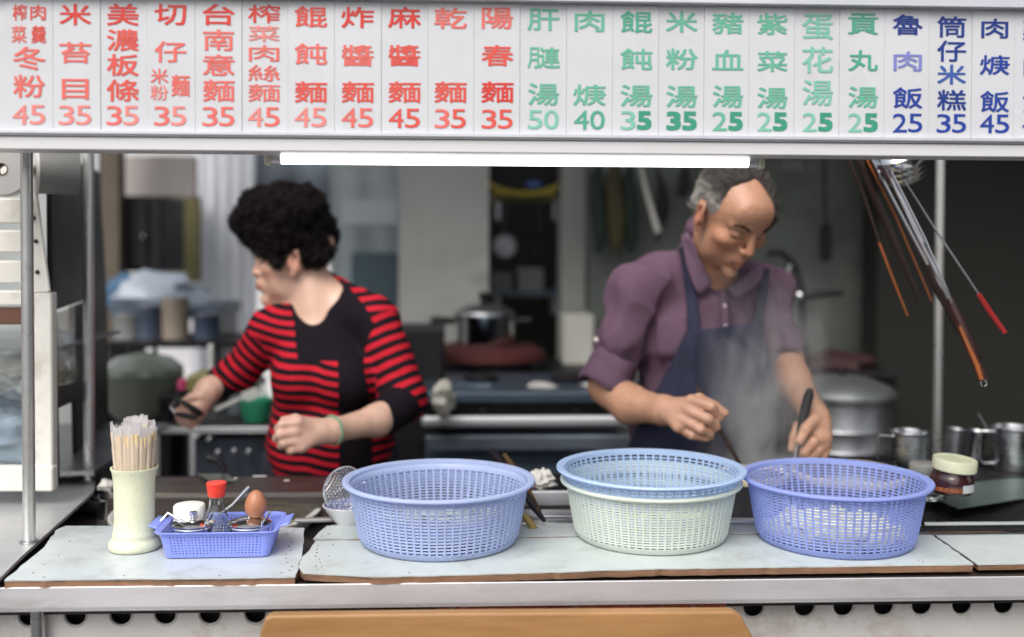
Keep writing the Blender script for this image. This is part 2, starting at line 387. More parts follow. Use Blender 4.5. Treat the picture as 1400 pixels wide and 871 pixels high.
boxthing('notice_board', 'faded pinkish board high on the rear left', 'board', 165, 212, 268, 270, 4.6, .04, M_pinkwall)
boxthing('notice_board', 'small olive board on the left beside the dark cupboard', 'board', 222, 268, 272, 386, 4.9, .05, M_olive)
t, wd, ht = boxthing('wall_cupboard', 'black cupboard hanging under the pinkish board', 'cupboard', 150, 268, 222, 372, 4.4, .35, M_black)
MB().box((0, -.185, ht / 2), (wd * .46, .012, ht * .9), bev=.003).build('door', M_black, t)
MB().tube([(wd * .18, -.2, ht * .4), (wd * .18, -.215, ht * .45), (wd * .18, -.2, ht * .5)], .006).build('handle', M_steel, t)
# rounded plastic bags / tubs on the shelf
o = MB().blob(P(215, 400, 4.2), (.17, .12, .085), amp=.25, seed=3).build('plastic_bag', mat('white_bag', (.42, .48, .58), .3, translucent=.3), smooth=True); tag(o, 'bulging white plastic bag on the dark shelf at the left', 'bag')
o = MB().blob(P(168, 400, 4.3), (.07, .1, .07), amp=.2, seed=5).build('plastic_bag', mat('blue_bag', (.10, .20, .34), .3, translucent=.3), smooth=True); tag(o, 'small light blue bag beside the white one', 'bag')
t, wd, ht = boxthing('storage_shelf', 'dark storage shelf behind the rice cooker', 'shelf', 150, 418, 300, 436, 4.1, .4, M_bluegrey, floor=False)
for s in (-1, 1): MB().box((s * wd * .45, 0, -.5), (.03, .3, 1.0)).build('leg', M_bluegrey, t)
for k, (px, c, l) in enumerate(((175, (.18, .19, .19), 'dull grey tin'), (205, (.04, .055, .09), 'dark blue tin'), (240, (.24, .20, .16), 'tan tin'), (283, (.03, .045, .08), 'tall navy tin'))):
    q = P(px, 466, 4.0)
    t = thing('food_tin', l + ' on the lower rear shelf', 'tin', q); h = .10 + .03 * (k % 3)
    MB().lathe([(0, 0), (.05, 0), (.052, .004), (.05, .01), (.05, h - .01), (.052, h - .004), (.05, h)], n=20).build('body', mat('tin%d' % k, c, .4, var=.2), t, smooth=True)
    MB().lathe([(.049, h + .001), (.045, h + .004), (0, h + .004)], n=20).build('lid', M_steeldark, t, smooth=True)
t, wd, ht = boxthing('storage_shelf', 'lower dark shelf holding the tins', 'shelf', 145, 466, 330, 476, 3.9, .35, M_black)
for s in (-1, 1): MB().box((s * wd * .47, 0, -.45), (.03, .3, .9)).build('leg', M_black, t)
# big lidded rice cooker
c = P(196, 560, 3.5); t = thing('rice_cooker', 'large grey green rice cooker behind the left post', 'rice cooker', (c.x, 3.5, c.z - .02)); rr = .125
M_cook = mat('grey_green_enamel', (.13, .15, .125), .35, var=.1)
MB().lathe([(0, 0), (rr * .9, 0), (rr, .03), (rr, .12), (rr * 1.02, .125), (rr * 1.02, .14)], n=36).build('body', M_cook, t, smooth=True)
MB().lathe([(rr * 1.02, .141), (rr * 1.0, .16), (rr * .7, .19), (rr * .25, .205), (0, .207)], n=36).build('lid', mat('cooker_lid', (.22, .25, .22), .25, metal=.3), t, smooth=True)
MB().tube([(-.04, 0, .2), (-.035, 0, .235), (.035, 0, .235), (.04, 0, .2)], .009).build('handle', M_blackplastic, t, smooth=True)
t, wd, ht = boxthing('side_table', 'dark side table carrying the rice cooker', 'table', 140, 564, 250, 580, 3.4, .35, M_black)
for sx in (-1, 1):
    for sy in (-1, 1): MB().box((sx * wd * .45, sy * .14, -.35), (.03, .03, .7)).build('leg', M_black, t)
# back bench with a bright edge: shelf behind the woman
c = P(295, 583, 2.95); wd = xw(372, 2.95) - xw(226, 2.95)
t = thing('steel_cabinet', 'low steel cabinet with a bright shelf edge behind the woman', 'cabinet', (c.x, 3.15, 0))
MB().box((.05, .01, c.z - .010), (wd + .1, .42, .014), bev=.002).build('cabinet_top', M_black, t); MB().box((.05, -.206, c.z - .009), (wd + .1, .010, .018), bev=.002).build('shelf_edge', mat('bright_edge', (.70, .71, .74), .35, metal=.3), t)
MB().box((.08, .02, (c.z - .03) / 2), (wd, .38, c.z - .05)).build('body', mat('blue_grey_steel', (.11, .13, .17), .4, metal=.6, var=.3, vscale=6), t)
for k, (px, py) in enumerate(((277, 590), (298, 618), (320, 616), (340, 617), (286, 600), (346, 591))):
    q = P(px, py, 2.955) - Vector((c.x, 3.15, 0)); MB().lathe([(0, .006), (.007, .004), (.009, 0)], q, n=12, rotm=Matrix.Rotation(PI / 2, 3, 'X')).build('rivet', M_chrome, t, smooth=True)
c = P(350, 581, 3.05); t = tag(MB().lathe([(0, .002), (.03, .002), (.045, .05), (.050, .075), (.047, .075), (.042, .05), (.028, .006), (0, .006)], c, n=28).build('green_bowl', M_green, smooth=True), 'translucent green plastic bowl on the shelf behind the woman', 'bowl')
for k, (px, h, m, lab) in enumerate(((292, .07, M_glass, 'small clear jar on the shelf by her wrist'), (357, .13, M_glass, 'clear glass bottle behind the green bowl'), (322, .11, mat('smoky_glass', (.12, .14, .16), .15), 'dark glass bottle on the shelf behind the woman'))):
    c = P(px, 581, 3.12 + .03 * k)
    t = thing('glass_jar' if k == 0 else 'glass_bottle', lab, 'jar' if k == 0 else 'bottle', c)
    MB().lathe([(0, 0), (.02, 0), (.022, .01), (.022, h * .6), (.012, h * .8), (.012, h), (.010, h), (.010, h * .8), (.019, h * .58), (.019, .006), (0, .006)], n=20).build('body', m, t, smooth=True)
    MB().lathe([(0, h + .012), (.013, h + .012), (.013, h - .008)], n=16).build('cap', M_steel, t, smooth=True)
c = P(249, 578, 3.05); t = thing('sauce_bottle', 'dark sauce bottle with a pink cap left of her hand', 'bottle', c)
MB().lathe([(0, 0), (.02, 0), (.022, .01), (.022, .06), (.010, .085), (.010, .098)], n=20).build('body', M_blackplastic, t, smooth=True)
MB().lathe([(.013, .095), (.014, .115), (.010, .125), (0, .126)], n=16).build('cap', M_pink, t, smooth=True)
boxthing('storage_box', 'olive yellow storage box behind the pink capped bottle', 'box', 254, 514, 300, 540, 3.4, .2, mat('olive_plastic', (.30, .28, .10), .5))
t, wd, ht = boxthing('bench', 'dark bench under the olive storage box', 'bench', 215, 541, 330, 552, 3.3, .3, M_black)
for s in (-1, 1): MB().box((s * wd * .45, 0, -.4), (.03, .25, .8)).build('leg', M_black, t)
o = MB().box((P(288, 505, 3.0).x, 3.0, P(288, 492, 3.0).z), (.014, .01, .09)).build('hanging_tag', M_paper); tag(o, 'narrow white tag hanging behind her forearm', 'tag')
# centre rear: recess with banner, shelf, hanging pans
for k, (py, dep) in enumerate(((272, .25), (400, .3))):
    a = P(670, py, 4.55); c = P(768, py, 4.55); t = thing('wall_shelf', ('upper', 'lower')[k] + ' shelf in the dark recess right of the pillar', 'shelf', ((a.x + c.x) / 2, 4.6, a.z))
    MB().box((0, 0, 0), (c.x - a.x - .01, dep, .02)).build('board', M_bluegrey if k else M_olive, t)
    for s in (-1, 1): MB().box((s * .12, .0, -.05), (.015, .2, .08)).build('bracket', M_steeldark, t)
c = P(718, 196, 4.4); pts = [c + Vector((.30 * math.cos(a), 0, .30 * math.sin(a) + .09)) for a in np.linspace(PI * 1.18, PI * 1.82, 20)]
t = thing('banner', 'dark banner with a curved yellow band high in the recess', 'banner', (0, 0, 0))
MB().box((c.x, 4.43, c.z - .06), (.30, .01, .30)).build('cloth', M_black, t)
MB().tube(pts, .011, n=6).build('yellow_band', M_yellow, t); MB().box(P(716, 264, 4.41), (.25, .008, .016)).build('yellow_stripe', M_yellow, t)
MB().blob(P(730, 252, 4.405), (.035, .006, .012), amp=.1).build('blue_mark', M_blue, t)
for k, (px, py, r_, l) in enumerate(((737, 320, .055, 'round black pan hanging by its handle in the recess'), (690, 318, .05, 'small grey pan hanging at the left of the recess'))):
    c = P(px, py + 18, 4.5); t = thing('frying_pan', l, 'pan', c); rm = Matrix.Rotation(PI / 2, 3, 'X')
    MB().lathe([(0, .0), (r_ * .9, 0), (r_, .03), (r_ * .97, .03), (r_ * .87, .004), (0, .004)], n=24, rotm=rm).build('pan_body', M_black if k == 0 else M_steeldark, t, smooth=True)
    MB().box((0, -.015, r_ + .07), (.018, .008, .15), bev=.003).build('handle', M_blackplastic, t)
for k, (px, py, wpx, hpx, cc, l) in enumerate(((682, 262, 20, 20, (.10, .16, .14), 'small green tin'), (744, 264, 34, 28, (.03, .03, .035), 'black box'), (688, 390, 26, 34, (.12, .12, .12), 'dark grey tin'), (726, 388, 34, 44, (.2, .21, .2), 'grey carton'))):
    boxthing('storage_box', l + ' standing in the dark recess', 'box', px - wpx / 2, py - hpx / 2, px + wpx / 2, py + hpx / 2 - 3, 4.5, .1, mat('boxc%d' % k, cc, .6))
# pale box below the pier
boxthing('storage_box', 'off white box standing against the narrow pier', 'box', 770, 430, 812, 514, 4.0, .2, mat('offwhite_board', (.62, .62, .56), .6, var=.06))
t, wd, ht = boxthing('rear_counter', 'dark rear counter behind the cooks', 'counter', 560, 512, 850, 535, 3.7, .5, M_black)
MB().box((0, .02, -.42), (wd * .98, .44, .8)).build('cabinet_body', M_black, t)
# pot on red cloth
c = P(662, 472, 3.75); c.y = 3.75
t = thing('side_stand', 'round stand covered in dark red cloth under the cooking pot', 'stand', (c.x + .02, 3.8, c.z - .14))
MB().lathe([(0, .14), (.16, .138), (.20, .115), (.205, .09), (.19, .085), (0, .085)], n=40).build('cloth', M_darkred, t, smooth=True)
MB().lathe([(.17, .084), (.17, .03), (.18, 0), (0, 0)], n=30).build('base', M_black, t, smooth=True)
t = thing('cooking_pot', 'shiny steel cooking pot with black handles on the red cloth', 'pot', c); r_ = .105
MB().lathe([(0, 0), (r_ * .92, 0), (r_, .012), (r_, .10), (r_ * 1.04, .105), (r_ * 1.04, .11), (r_ * .98, .11), (r_ * .97, .02), (0, .02)], n=40).build('pot_body', M_chrome, t, smooth=True)
MB().lathe([(r_ * 1.03, .111), (r_ * 1.0, .12), (r_ * .6, .14), (r_ * .2, .148), (0, .148)], n=40).build('lid', M_steeldark, t, smooth=True)
MB().lathe([(.012, .146), (.02, .17), (.022, .185), (0, .19)], n=16).build('lid_knob', M_blackplastic, t, smooth=True)
MB().tube([(-r_, 0, .085), (-r_ - .06, -.01, .09), (-r_ - .085, -.01, .088)], [.012, .014, .012]).build('handle', M_blackplastic, t, smooth=True)
MB().tube([(r_, 0, .085), (r_ + .06, 0, .09)], [.012, .014]).build('handle', M_blackplastic, t, smooth=True)
o = MB().lathe([(.016, 0), (.019, .004), (.022, 0)], P(655, 376, 3.98), n=20, rotm=Matrix.Rotation(PI / 2, 3, 'X')).build('wall_hook', M_offwhite, smooth=True); tag(o, 'small pale round hook on the white pillar', 'hook')
# steel stove block in the middle
c0 = P(600, 560, 3.05); c1 = P(850, 612, 3.05)
t = thing('gas_stove', 'stainless steel gas stove between the two cooks', 'stove', ((c0.x + c1.x) / 2, 3.25, 0)); wd = c1.x - c0.x + .1
zt = P(700, 538, 3.0).z
MB().box((0, .0, zt - .015), (wd, .46, .03), bev=.006).build('stove_top', mat('blue_steel', (.08, .11, .15), .35, metal=.7, var=.35, vscale=4, stretch=(.4, 1, 1)), t)
MB().box((0, -.215, zt - .085), (wd, .03, .03), bev=.008).build('front_bar', M_alu, t)
MB().box((0, .02, zt - .055), (wd * .99, .4, .04)).build('control_panel', M_black, t)
MB().box((0, -.19, zt - .15), (wd * .96, .04, .045), bev=.006).build('lower_bar', mat('blue_steel2', (.35, .42, .5), .3, metal=.9, var=.3, vscale=4), t)
MB().box((0, .03, zt - .5), (wd * .97, .36, .62)).build('body', M_bluegrey, t)
for k in range(2):
    x = -.14 + .27 * k; MB().lathe([(.05, 0), (.055, .012), (.045, .02), (.03, .012), (.03, 0)], (x, .03, zt + .001), n=24).build('burner', M_black, t, smooth=True)
    MB().lathe([(0, .02), (.014, .02), (.016, 0)], (x, -.187, zt - .055), n=14, rotm=Matrix.Rotation(PI / 2, 3, 'X')).build('knob', M_blackplastic, t, smooth=True)
o = MB().blob(P(605, 545, 2.96), (.035, .04, .05), amp=.3, seed=9).build('plastic_bag', mat('grey_bag', (.38, .37, .33), .6), smooth=True); tag(o, 'crumpled grey bag at the left end of the stove', 'bag')
for k, (a, b_) in enumerate(((646, 50), (742, 44), (806, 30))):
    o = MB().blob(P(a, 530, 3.15), (.0011 * b_, .04, .016), amp=.3, seed=20 + k).build('cleaning_rag', M_bluegrey if k == 0 else M_conc, smooth=True); tag(o, ('blue grey rag lying at the left of the stove top', 'grey rag folded in the middle of the stove top', 'small grey rag by the man on the stove top')[k], 'rag')
# right rear wall: hanging tools, cord, gas hose, steamer
def hang(pts_px, Y, rads, m, name, label, cat, n=8):
    o = MB().tube([P(a, b, Y) for a, b in pts_px], rads, n=n).build(name, m, smooth=True, angle=60); return tag(o, label, cat)
M_dgreen = mat('dark_green_cloth', (.012, .024, .018), .8, var=.4, vscale=12)
for k, (px, w0, col) in enumerate(((818, 11, M_dgreen), (842, 15, mat('khaki_cloth', (.045, .038, .015), .8, var=.4, vscale=12)), (862, 10, M_dgreen))):
    hang([(px, 226), (px - 3, 245), (px, 285), (px + 2, 325), (px, 345)], 3.9, [w0 * .001, w0 * .0022, w0 * .0028, w0 * .0022, w0 * .0012], col, 'hanging_cloth', ('dark green cloth hanging left in the bundle by his shoulder', 'khaki cloth hanging in the middle of the bundle', 'dark green cloth hanging right in the bundle')[k], 'cloth', 12)
hang([(876, 228), (884, 262), (900, 318)], 3.85, [.006, .010, .012], M_offwhite, 'rolling_pin', 'pale wooden stick hanging on the grey wall', 'stick')
hang([(898, 228), (906, 262), (905, 290), (898, 330)], 3.9, [.004, .018, .026, .006], M_black, 'hanging_ladle', 'black ladle hanging on the grey wall by his ear', 'ladle')
hang([(936, 228), (936, 250), (932, 268)], 3.9, [.010, .024, .018], M_black, 'hanging_bag', 'small black bag hanging behind his head', 'bag')
for k, px in enumerate((1074, 1084, 1093)):
    hang([(px, 222), (px, 232)], 3.9, [.006, .004], M_steeldark, 'wall_hook', 'small dark hook on the grey wall, %s of three' % ('leftmost', 'middle', 'rightmost')[k], 'hook')
t = thing('power_cord', 'black cord with an inline switch hanging on the rear wall', 'cord')
MB().tube([P(1127, 205, 3.9), P(1127, 260, 3.9), P(1129, 305, 3.9)], .005).build('cable', M_black, t, smooth=True)
MB().box(P(1129, 332, 3.88), (.045, .03, .14), bev=.012).build('switch', M_black, t)
t = thing('gas_pipe', 'black curved gas pipe with a valve lever by the man', 'pipe')
MB().tube([P(*q, 3.3) for q in ((1050, 346), (1068, 345), (1082, 356), (1091, 375), (1096, 405), (1098, 440), (1100, 500), (1100, 540))], .012).build('pipe_bend', M_black, t, smooth=True)
MB().tube([P(*q, 3.29) for q in ((1094, 408), (1120, 402), (1152, 400))], [.010, .012, .010]).build('lever', M_black, t, smooth=True)
MB().blob(P(1093, 404, 3.27), (.016, .016, .016), amp=.05).build('valve', M_chrome, t, smooth=True)
MB().tube([P(*q, 3.3) for q in ((1082, 360), (1074, 385), (1086, 420), (1082, 470))], .006).build('hose', M_steel, t, smooth=True)
# big steamer pot
c = P(1150, 600, 3.1); c.y = 3.1; r_ = .145
t = thing('steamer_pot', 'big dented aluminium steamer pot behind his hand', 'pot', (c.x, 3.1, c.z - .10))
zz = P(1150, 545, 3.1).z - c.z + .10
MB().lathe([(0, 0), (r_, 0), (r_ * 1.0, zz * .35), (r_ * 1.03, zz * .37), (r_ * 1.0, zz * .4), (r_, zz * .62), (r_ * 1.03, zz * .64), (r_, zz * .67), (r_, zz), (r_ * 1.06, zz + .004), (r_ * 1.06, zz + .012)], n=48).build('pot_body', M_steeldark, t, smooth=True)
MB().lathe([(r_ * 1.08, zz + .012), (r_ * 1.08, zz + .02), (r_ * .95, zz + .04), (r_ * .5, zz + .065), (0, zz + .07)], n=48).build('lid', mat('dull_lid', (.30, .32, .33), .35, metal=.8, var=.2), t, smooth=True)
MB().lathe([(.01, zz + .068), (.018, zz + .09), (0, zz + .095)], n=16).build('lid_knob', M_blackplastic, t, smooth=True)
t, wd, ht = boxthing('pot_stand', 'low black stand under the steamer pot', 'stand', 1085, 632, 1225, 660, 2.98, .35, M_black)
MB().box((0, 0, -.35), (wd * .9, .3, .7)).build('cabinet_body', M_black, t)
c = P(1150, 432, 3.3); o = MB().blob(P(1148, 497, 3.5), (.11, .08, .05), amp=.2, seed=4).build('cloth_bundle', mat('dull_red_cloth', (.035, .012, .012), .8), smooth=True); tag(o, 'dull dark red cloth bundle behind the steamer pot', 'cloth')
t, wd, ht = boxthing('rear_shelf', 'dark shelf carrying the cloth bundle', 'shelf', 1095, 508, 1230, 520, 3.4, .3, M_black)
for s in (-1, 1): MB().box((s * wd * .45, 0, -.5), (.03, .25, 1.0)).build('leg', M_black, t)

# ------------------------------------------------------------------ left glass cabinet
YC = 2.16
def wp(px, py, Y=YC): return P(px, py, Y)
zb = wp(50, 668).z; zt = wp(50, 195).z; xl = wp(-160, 400).x; xr_ = wp(72, 400).x
t = thing('display_cabinet', 'white louvred glass display cabinet at the far left', 'cabinet', (0, 0, 0))
M_frame = mat('cream_white_frame', (.70, .68, .63), .45, var=.06, dirt=(.35, .30, .24), dscale=12, damt=.5, bump=.1)
MB().add([wp(46, 262), wp(50, 262), wp(68, 398), wp(46, 400), wp(46, 262, YC + .02), wp(50, 262, YC + .02), wp(68, 398, YC + .02), wp(46, 400, YC + .02)],
         [(0, 3, 2, 1), (4, 5, 6, 7), (0, 1, 5, 4), (1, 2, 6, 5), (2, 3, 7, 6), (3, 0, 4, 7)]).build('hinge_plate', M_frame, t)
for (q0, q1) in (((49, 262), (67, 398)),):
    a, c = wp(*q0, YC - .004), wp(*q1, YC - .004); MB().tube([a, c], .0035, n=6).build('edge_strip', M_frame, t)
def slab(name, px0, py0, px1, py1, Y, d, m, par=None, bev=.003):
    a = P(px0, py0, Y); c = P(px1, py1, Y); return MB().box(((a.x + c.x) / 2, Y + d / 2, (a.z + c.z) / 2), (abs(c.x - a.x), d, abs(a.z - c.z)), bev=bev).build(name, m, par)
slab('frame_post', 46, 400, 72, 668, YC, .03, M_frame, t)
slab('bottom_rail', -160, 640, 72, 672, YC - .012, .03, M_frame, t)
slab('top_panel', -160, 206, 32, 262, YC + .004, .02, M_frame, t)
for (y0, y1) in ((270, 306), (314, 346), (356, 388), (397, 418)): slab('slat', -160, y0, 47, y1, YC, .012, M_frame, t)
slab('wood_strip', -160, 420, 45, 444, YC + .006, .016, mat('brown_strip', (.12, .05, .03), .6), t)
slab('glass_pane', -160, 446, 45, 640, YC + .012, .004, M_winglass, t, 0)
for q in ((49, 330), (51, 372), (46, 298)):
    MB().lathe([(0, .003), (.004, .002), (.0045, 0)], wp(*q, YC - .001), n=10, rotm=Matrix.Rotation(PI / 2, 3, 'X')).build('screw', M_black, t)
# dark side panel receding, with a small window frame
YB = 2.95
def side(name, quad, m, th=.01):
    # quad: list of (px, py, Y)
    a = [P(*q) for q in quad]; n_ = (a[1] - a[0]).cross(a[3] - a[0]).normalized() * th
    return fixnormals(MB().add(a + [p + n_ for p in a], [(0, 1, 2, 3), (7, 6, 5, 4), (0, 4, 5, 1), (1, 5, 6, 2), (2, 6, 7, 3), (3, 7, 4, 0)]).build(name, m, t))
side('upper_panel', [(70, 205, YC + .03), (136, 235, YB), (146, 400, YB), (72, 425, YC + .03)], M_black)
side('window_frame', [(72, 425, YC + .03), (78, 424, 2.2), (82, 660, 2.2), (72, 666, YC + .03)], M_black)
side('window_frame', [(100, 420, 2.5), (146, 400, YB), (150, 655, YB), (106, 655, 2.5)], M_black)
side('window_rail', [(72, 530, YC + .03), (120, 520, 2.6), (120, 540, 2.6), (72, 562, YC + .03)], M_black, .012)
side('side_glass', [(76, 428, 2.19), (102, 420, 2.5), (105, 522, 2.5), (76, 535, 2.19)], M_winglass, .003)
slab('back_panel', -160, 205, 138, 660, YB + .01, .012, mat('cabinet_back', (.34, .36, .36), .6, var=.1), t, 0)
slab('floor_panel', -160, 646, 128, 650, 2.3, .6, M_steeldark, t, 0)
slab('shelf', -160, 480, 60, 484, 2.25, .5, M_steeldark, t, 0)
# things in the cabinet
for k, (px, py, Y, rr_, col, nm, lab, cat) in enumerate((
        (8, 598, 2.28, (.075, .07, .06), (.45, .56, .68), 'plastic_bag', 'pale blue bag low in the display cabinet', 'bag'),
        (10, 560, 2.36, (.06, .05, .035), (.08, .13, .25), 'cloth', 'dark blue cloth behind the cabinet glass', 'cloth'),
        (20, 500, 2.30, (.045, .04, .03), (.55, .54, .50), 'plastic_bag', 'crumpled clear bag in the middle of the cabinet', 'bag'),
        (2, 512, 2.4, (.05, .05, .03), (.6, .6, .58), 'plastic_bag', 'whitish bag at the back of the cabinet', 'bag'))):
    o = MB().blob(P(px, py, Y), rr_, n=20, m=12, amp=.35, sc_=1.6, seed=k + 30).build(nm, mat('cab%d' % k, col, .35, var=.15, translucent=.2), smooth=True); tag(o, lab, cat)
t = thing('leaf_vegetable', 'small heap of yellow green greens in the side window', 'vegetable', P(90, 500, 2.5))
for k in range(9):
    MB().blob((random.uniform(-.02, .02), random.uniform(-.03, .03), random.uniform(-.03, .03)), (.018, .02, .012), n=8, m=5, amp=.4, seed=k).build('leaf', mat('greens', (.30, .32, .10), .6, var=.3), t, smooth=True)
# rolls of paper above
for k, (px, py, Y, rr_, ln, lab) in enumerate(((78, 234, 2.12, .043, .078, 'thick white paper roll on top of the cabinet, right one'), (-2, 234, 2.10, .050, .06, 'white paper roll at the top left corner'))):
    c = P(px - (30 if k == 0 else -10), py, Y); t = thing('paper_roll', lab, 'paper roll', c)
    ax = Matrix.Rotation(PI / 2, 3, 'Y') @ Matrix.Rotation(R(-20 if k == 0 else 0), 3, 'X')
    rl = Matrix.Rotation(R(28 if k == 0 else -75), 3, 'Z') @ Matrix.Rotation(PI / 2, 3, 'Y')
    MB().lathe([(.012, 0), (rr_ - .002, 0), (rr_, .002), (rr_, ln - .002), (rr_ - .002, ln), (.012, ln)], n=40, closed=True, rotm=rl).build('paper', mat('roll_paper', (.60, .59, .57), .85, var=.04), t, smooth=True)
    if k == 0: MB().lathe([(rr_ + .0006, .004), (rr_ + .0012, .006), (rr_ + .0012, ln - .003), (rr_ + .0004, ln), (.014, ln + .0008)], n=40, rotm=rl).build('grey_roll_body', mat('grey_roll_body', (.17, .17, .165), .55, var=.1), t, smooth=True)  # grey outer skin makes the roll body darker than its end face
    MB().lathe([(.010, -.001), (.0118, -.001), (.0118, ln + .001), (.010, ln + .001)], n=20, closed=True, rotm=rl).build('core', M_ply, t, smooth=True)
# ------------------------------------------------------------------ the stall: counter, rail, posts, header
ZT = .85
stall = thing('food_stall', 'steel street food stall with worn pale counter boards and a punched front panel', 'food stall', (0, 0, 0))
xL, xR = P(-260, 800, 1.7).x, P(1660, 800, 1.7).x
zr1, zr0 = P(700, 796, 1.69).z, P(700, 829, 1.69).z
MB().box(((xL + xR) / 2, 1.6915, (zr1 + zr0) / 2), (xR - xL, .003, zr1 - zr0), bev=.001).build('front_rail', M_steelrail, stall)
MB().box(((xL + xR) / 2, 1.700, zr0 + .004), (xR - xL, .02, .005)).build('rail_flange', M_steelrail, stall)
MB().box(((xL + xR) / 2, 1.730, zr1 - .016), (xR - xL, .05, .016)).build('timber_batten', mat('dark_timber', (.04, .025, .02), .8, var=.3), stall)
# board outlines (pixels on the counter plane), edges chewed a little
def board(name, poly, z, th, m, jag=.0016, step=.012, seed=0, edge=True, lift=0):
    pts = [G(*q, z) for q in poly]; out = []
    for i, a in enumerate(pts):
        b = pts[(i + 1) % len(pts)]; n = max(1, int((b - a).length / step)); nr = Vector((-(b - a).y, (b - a).x, 0)).normalized()
        for k in range(n):
            p = a.lerp(b, k / n); j = noise.noise(Vector((p.x * 40, p.y * 40, seed))) * jag + noise.noise(Vector((p.x * 130, p.y * 130, seed + 9))) * jag * .8
            out.append((p.x + nr.x * j, p.y + nr.y * j))
    t = MB().prism(out, z - .0022, z).build(name, m, stall); fixnormals(t)
    if edge:
        out2 = []
        for i, (x, y) in enumerate(out):
            j = abs(noise.noise(Vector((x * 60, y * 60, seed + 3)))) * .007; c = Vector((sum(p[0] for p in out) / len(out), sum(p[1] for p in out) / len(out)))
            d = (c - Vector((x, y))).normalized(); out2.append((x + d.x * j, y + d.y * j))
        u = MB().prism(out2, z - th, z - .0024).build('plywood_core', M_ply, t); fixnormals(u)
    return t
bl = board('counter_board', [(6, 793), (150, 791), (300, 790), (404, 788), (413, 760), (416, 722), (330, 719), (90, 719), (78, 724), (60, 748)], ZT, .013, M_lam, seed=1, jag=.002)
bm_ = board('counter_board', [(408, 775), (414, 783), (520, 788), (700, 783), (830, 779), (905, 777), (1100, 774), (1331, 771), (1268, 727), (1100, 730), (900, 733), (700, 736), (560, 738), (430, 739), (424, 752), (412, 762)], ZT, .013, M_lam2, seed=2, jag=.0026)
br = board('counter_board', [(428, 736.5), (560, 735.5), (900, 730.5), (1100, 727.5), (1262, 724.5), (1258, 712), (1000, 714), (700, 716), (470, 717), (446, 719), (437, 727)], ZT, .010, M_lam2, seed=3)
bq = board('counter_board', [(1336, 771), (1520, 768), (1620, 767), (1600, 725), (1400, 727), (1274, 728.5)], ZT - .001, .011, M_lam2, seed=4)
bz = board('counter_board', [(1266, 723), (1400, 721.5), (1600, 720), (1580, 712), (1400, 713), (1264, 714)], ZT - .001, .009, M_lam2, seed=5, edge=True)
# nail heads and chips on the boards
def specks(par, pts, r_=.0016):
    b = MB()
    for (px, py) in pts: b.lathe([(0, .0006), (r_ * random.uniform(.6, 1.2), .0004), (r_ * 1.2, -.0002)], G(px, py, ZT), n=7)
    b.build('nail', mat('rusty_nail', (.05, .035, .03), .7), par)
specks(bl, [(396 + random.uniform(-6, 8), 725 + 5.5 * i) for i in range(11)] + [(380, 724), (350, 722), (100, 722), (130, 721), (95, 740), (80, 760), (45, 783), (60, 772), (385, 783), (300, 787), (170, 787), (60, 789)])
specks(bm_, [(432 + random.uniform(-7, 7), 742 + 4.6 * i) for i in range(9)] + [(455, 745), (450, 760), (440, 775), (1256, 766), (560, 783), (1262, 768)])
specks(br, [(445, 722), (450, 730), (440, 733), (470, 725)])
# side steel shelf at the left with a dark crack beside the board
b = fixnormals(MB().prism([tuple(G(*q, .852)[:2]) for q in ((-220, 650), (-260, 840), (-2, 792), (30, 760), (128, 672), (132, 654), (62, 655))], .846, .852).build('side_shelf', mat('worn_side_steel', (.56, .57, .58), .38, metal=.55, var=.12, vscale=6, dirt=(.28, .26, .24), dscale=6, damt=.5), stall))
# dark working well behind the boards
yb0, yb1 = 1.73, 2.36
MB().box(((xL + xR) / 2, (yb0 + yb1) / 2, .790), (xR - xL, yb1 - yb0, .02)).build('well_floor', mat('greasy_black_steel', (.03, .027, .027), .35, var=.4, vscale=10, dirt=(.10, .08, .05), dscale=12, damt=.5), stall)
MB().box(((xL + xR) / 2, yb1 + .01, .825), (xR - xL, .02, .07)).build('back_rail', M_black, stall)
# punched front panel: real holes
Yp = 1.735
holes = [(-20, 842), (40, 842), (103, 842), (165, 842), (226, 842), (287, 841), (349, 841), (413, 840), (473, 839), (533, 839), (596, 838), (1030, 834), (1100, 833), (1153, 833), (1208, 832), (1260, 832), (1315, 831), (1372, 831), (1430, 830)]
hc = [P(a, b_ - 3, Yp) for a, b_ in holes]; rh = .0165
zc = sum(h.z for h in hc) / len(hc); ztop = zr1 - .02; half = .024
pb = MB(); xs = [xL]
for h in hc:
    n = 28; ring = []; sq = []
    for i in range(n):
        a = 2 * PI * (i + .5) / n; d = Vector((math.cos(a), math.sin(a))); k = half / max(abs(d.x), abs(d.y))
        ring.append((h.x + d.x * rh, Yp, zc + d.y * rh)); sq.append((h.x + d.x * k, Yp, zc + d.y * k))
    inner = [(x, Yp + .004, z) for x, y, z in ring]
    # punched lip rolled forward
    lip = [(h.x + (x - h.x) * 1.10, Yp - .0025, zc + (z - zc) * 1.10) for x, y, z in ring]; lip2 = [(h.x + (x - h.x) * 1.22, Yp, zc + (z - zc) * 1.22) for x, y, z in ring]
    o = len(pb.v); pb.v += inner + ring + lip + lip2 + sq
    for i in range(n):
        j = (i + 1) % n
        for l in range(4): pb.f.append((o + l * n + i, o + l * n + j, o + (l + 1) * n + j, o + (l + 1) * n + i)); pb.mi.append(0)
    # square corners
    for sx, sz in ((1, 1), (-1, 1), (-1, -1), (1, -1)):
        i = min(range(n), key=lambda q: (sq[q][0] - h.x - sx * half) ** 2 + (sq[q][2] - zc - sz * half) ** 2)
        j = sorted(range(n), key=lambda q: (sq[q][0] - h.x - sx * half) ** 2 + (sq[q][2] - zc - sz * half) ** 2)[1]
        pb.add([sq[i], sq[j], (h.x + sx * half, Yp, zc + sz * half)], [(0, 1, 2)])
    xs += [h.x - half, h.x + half]
xs.append(xR)
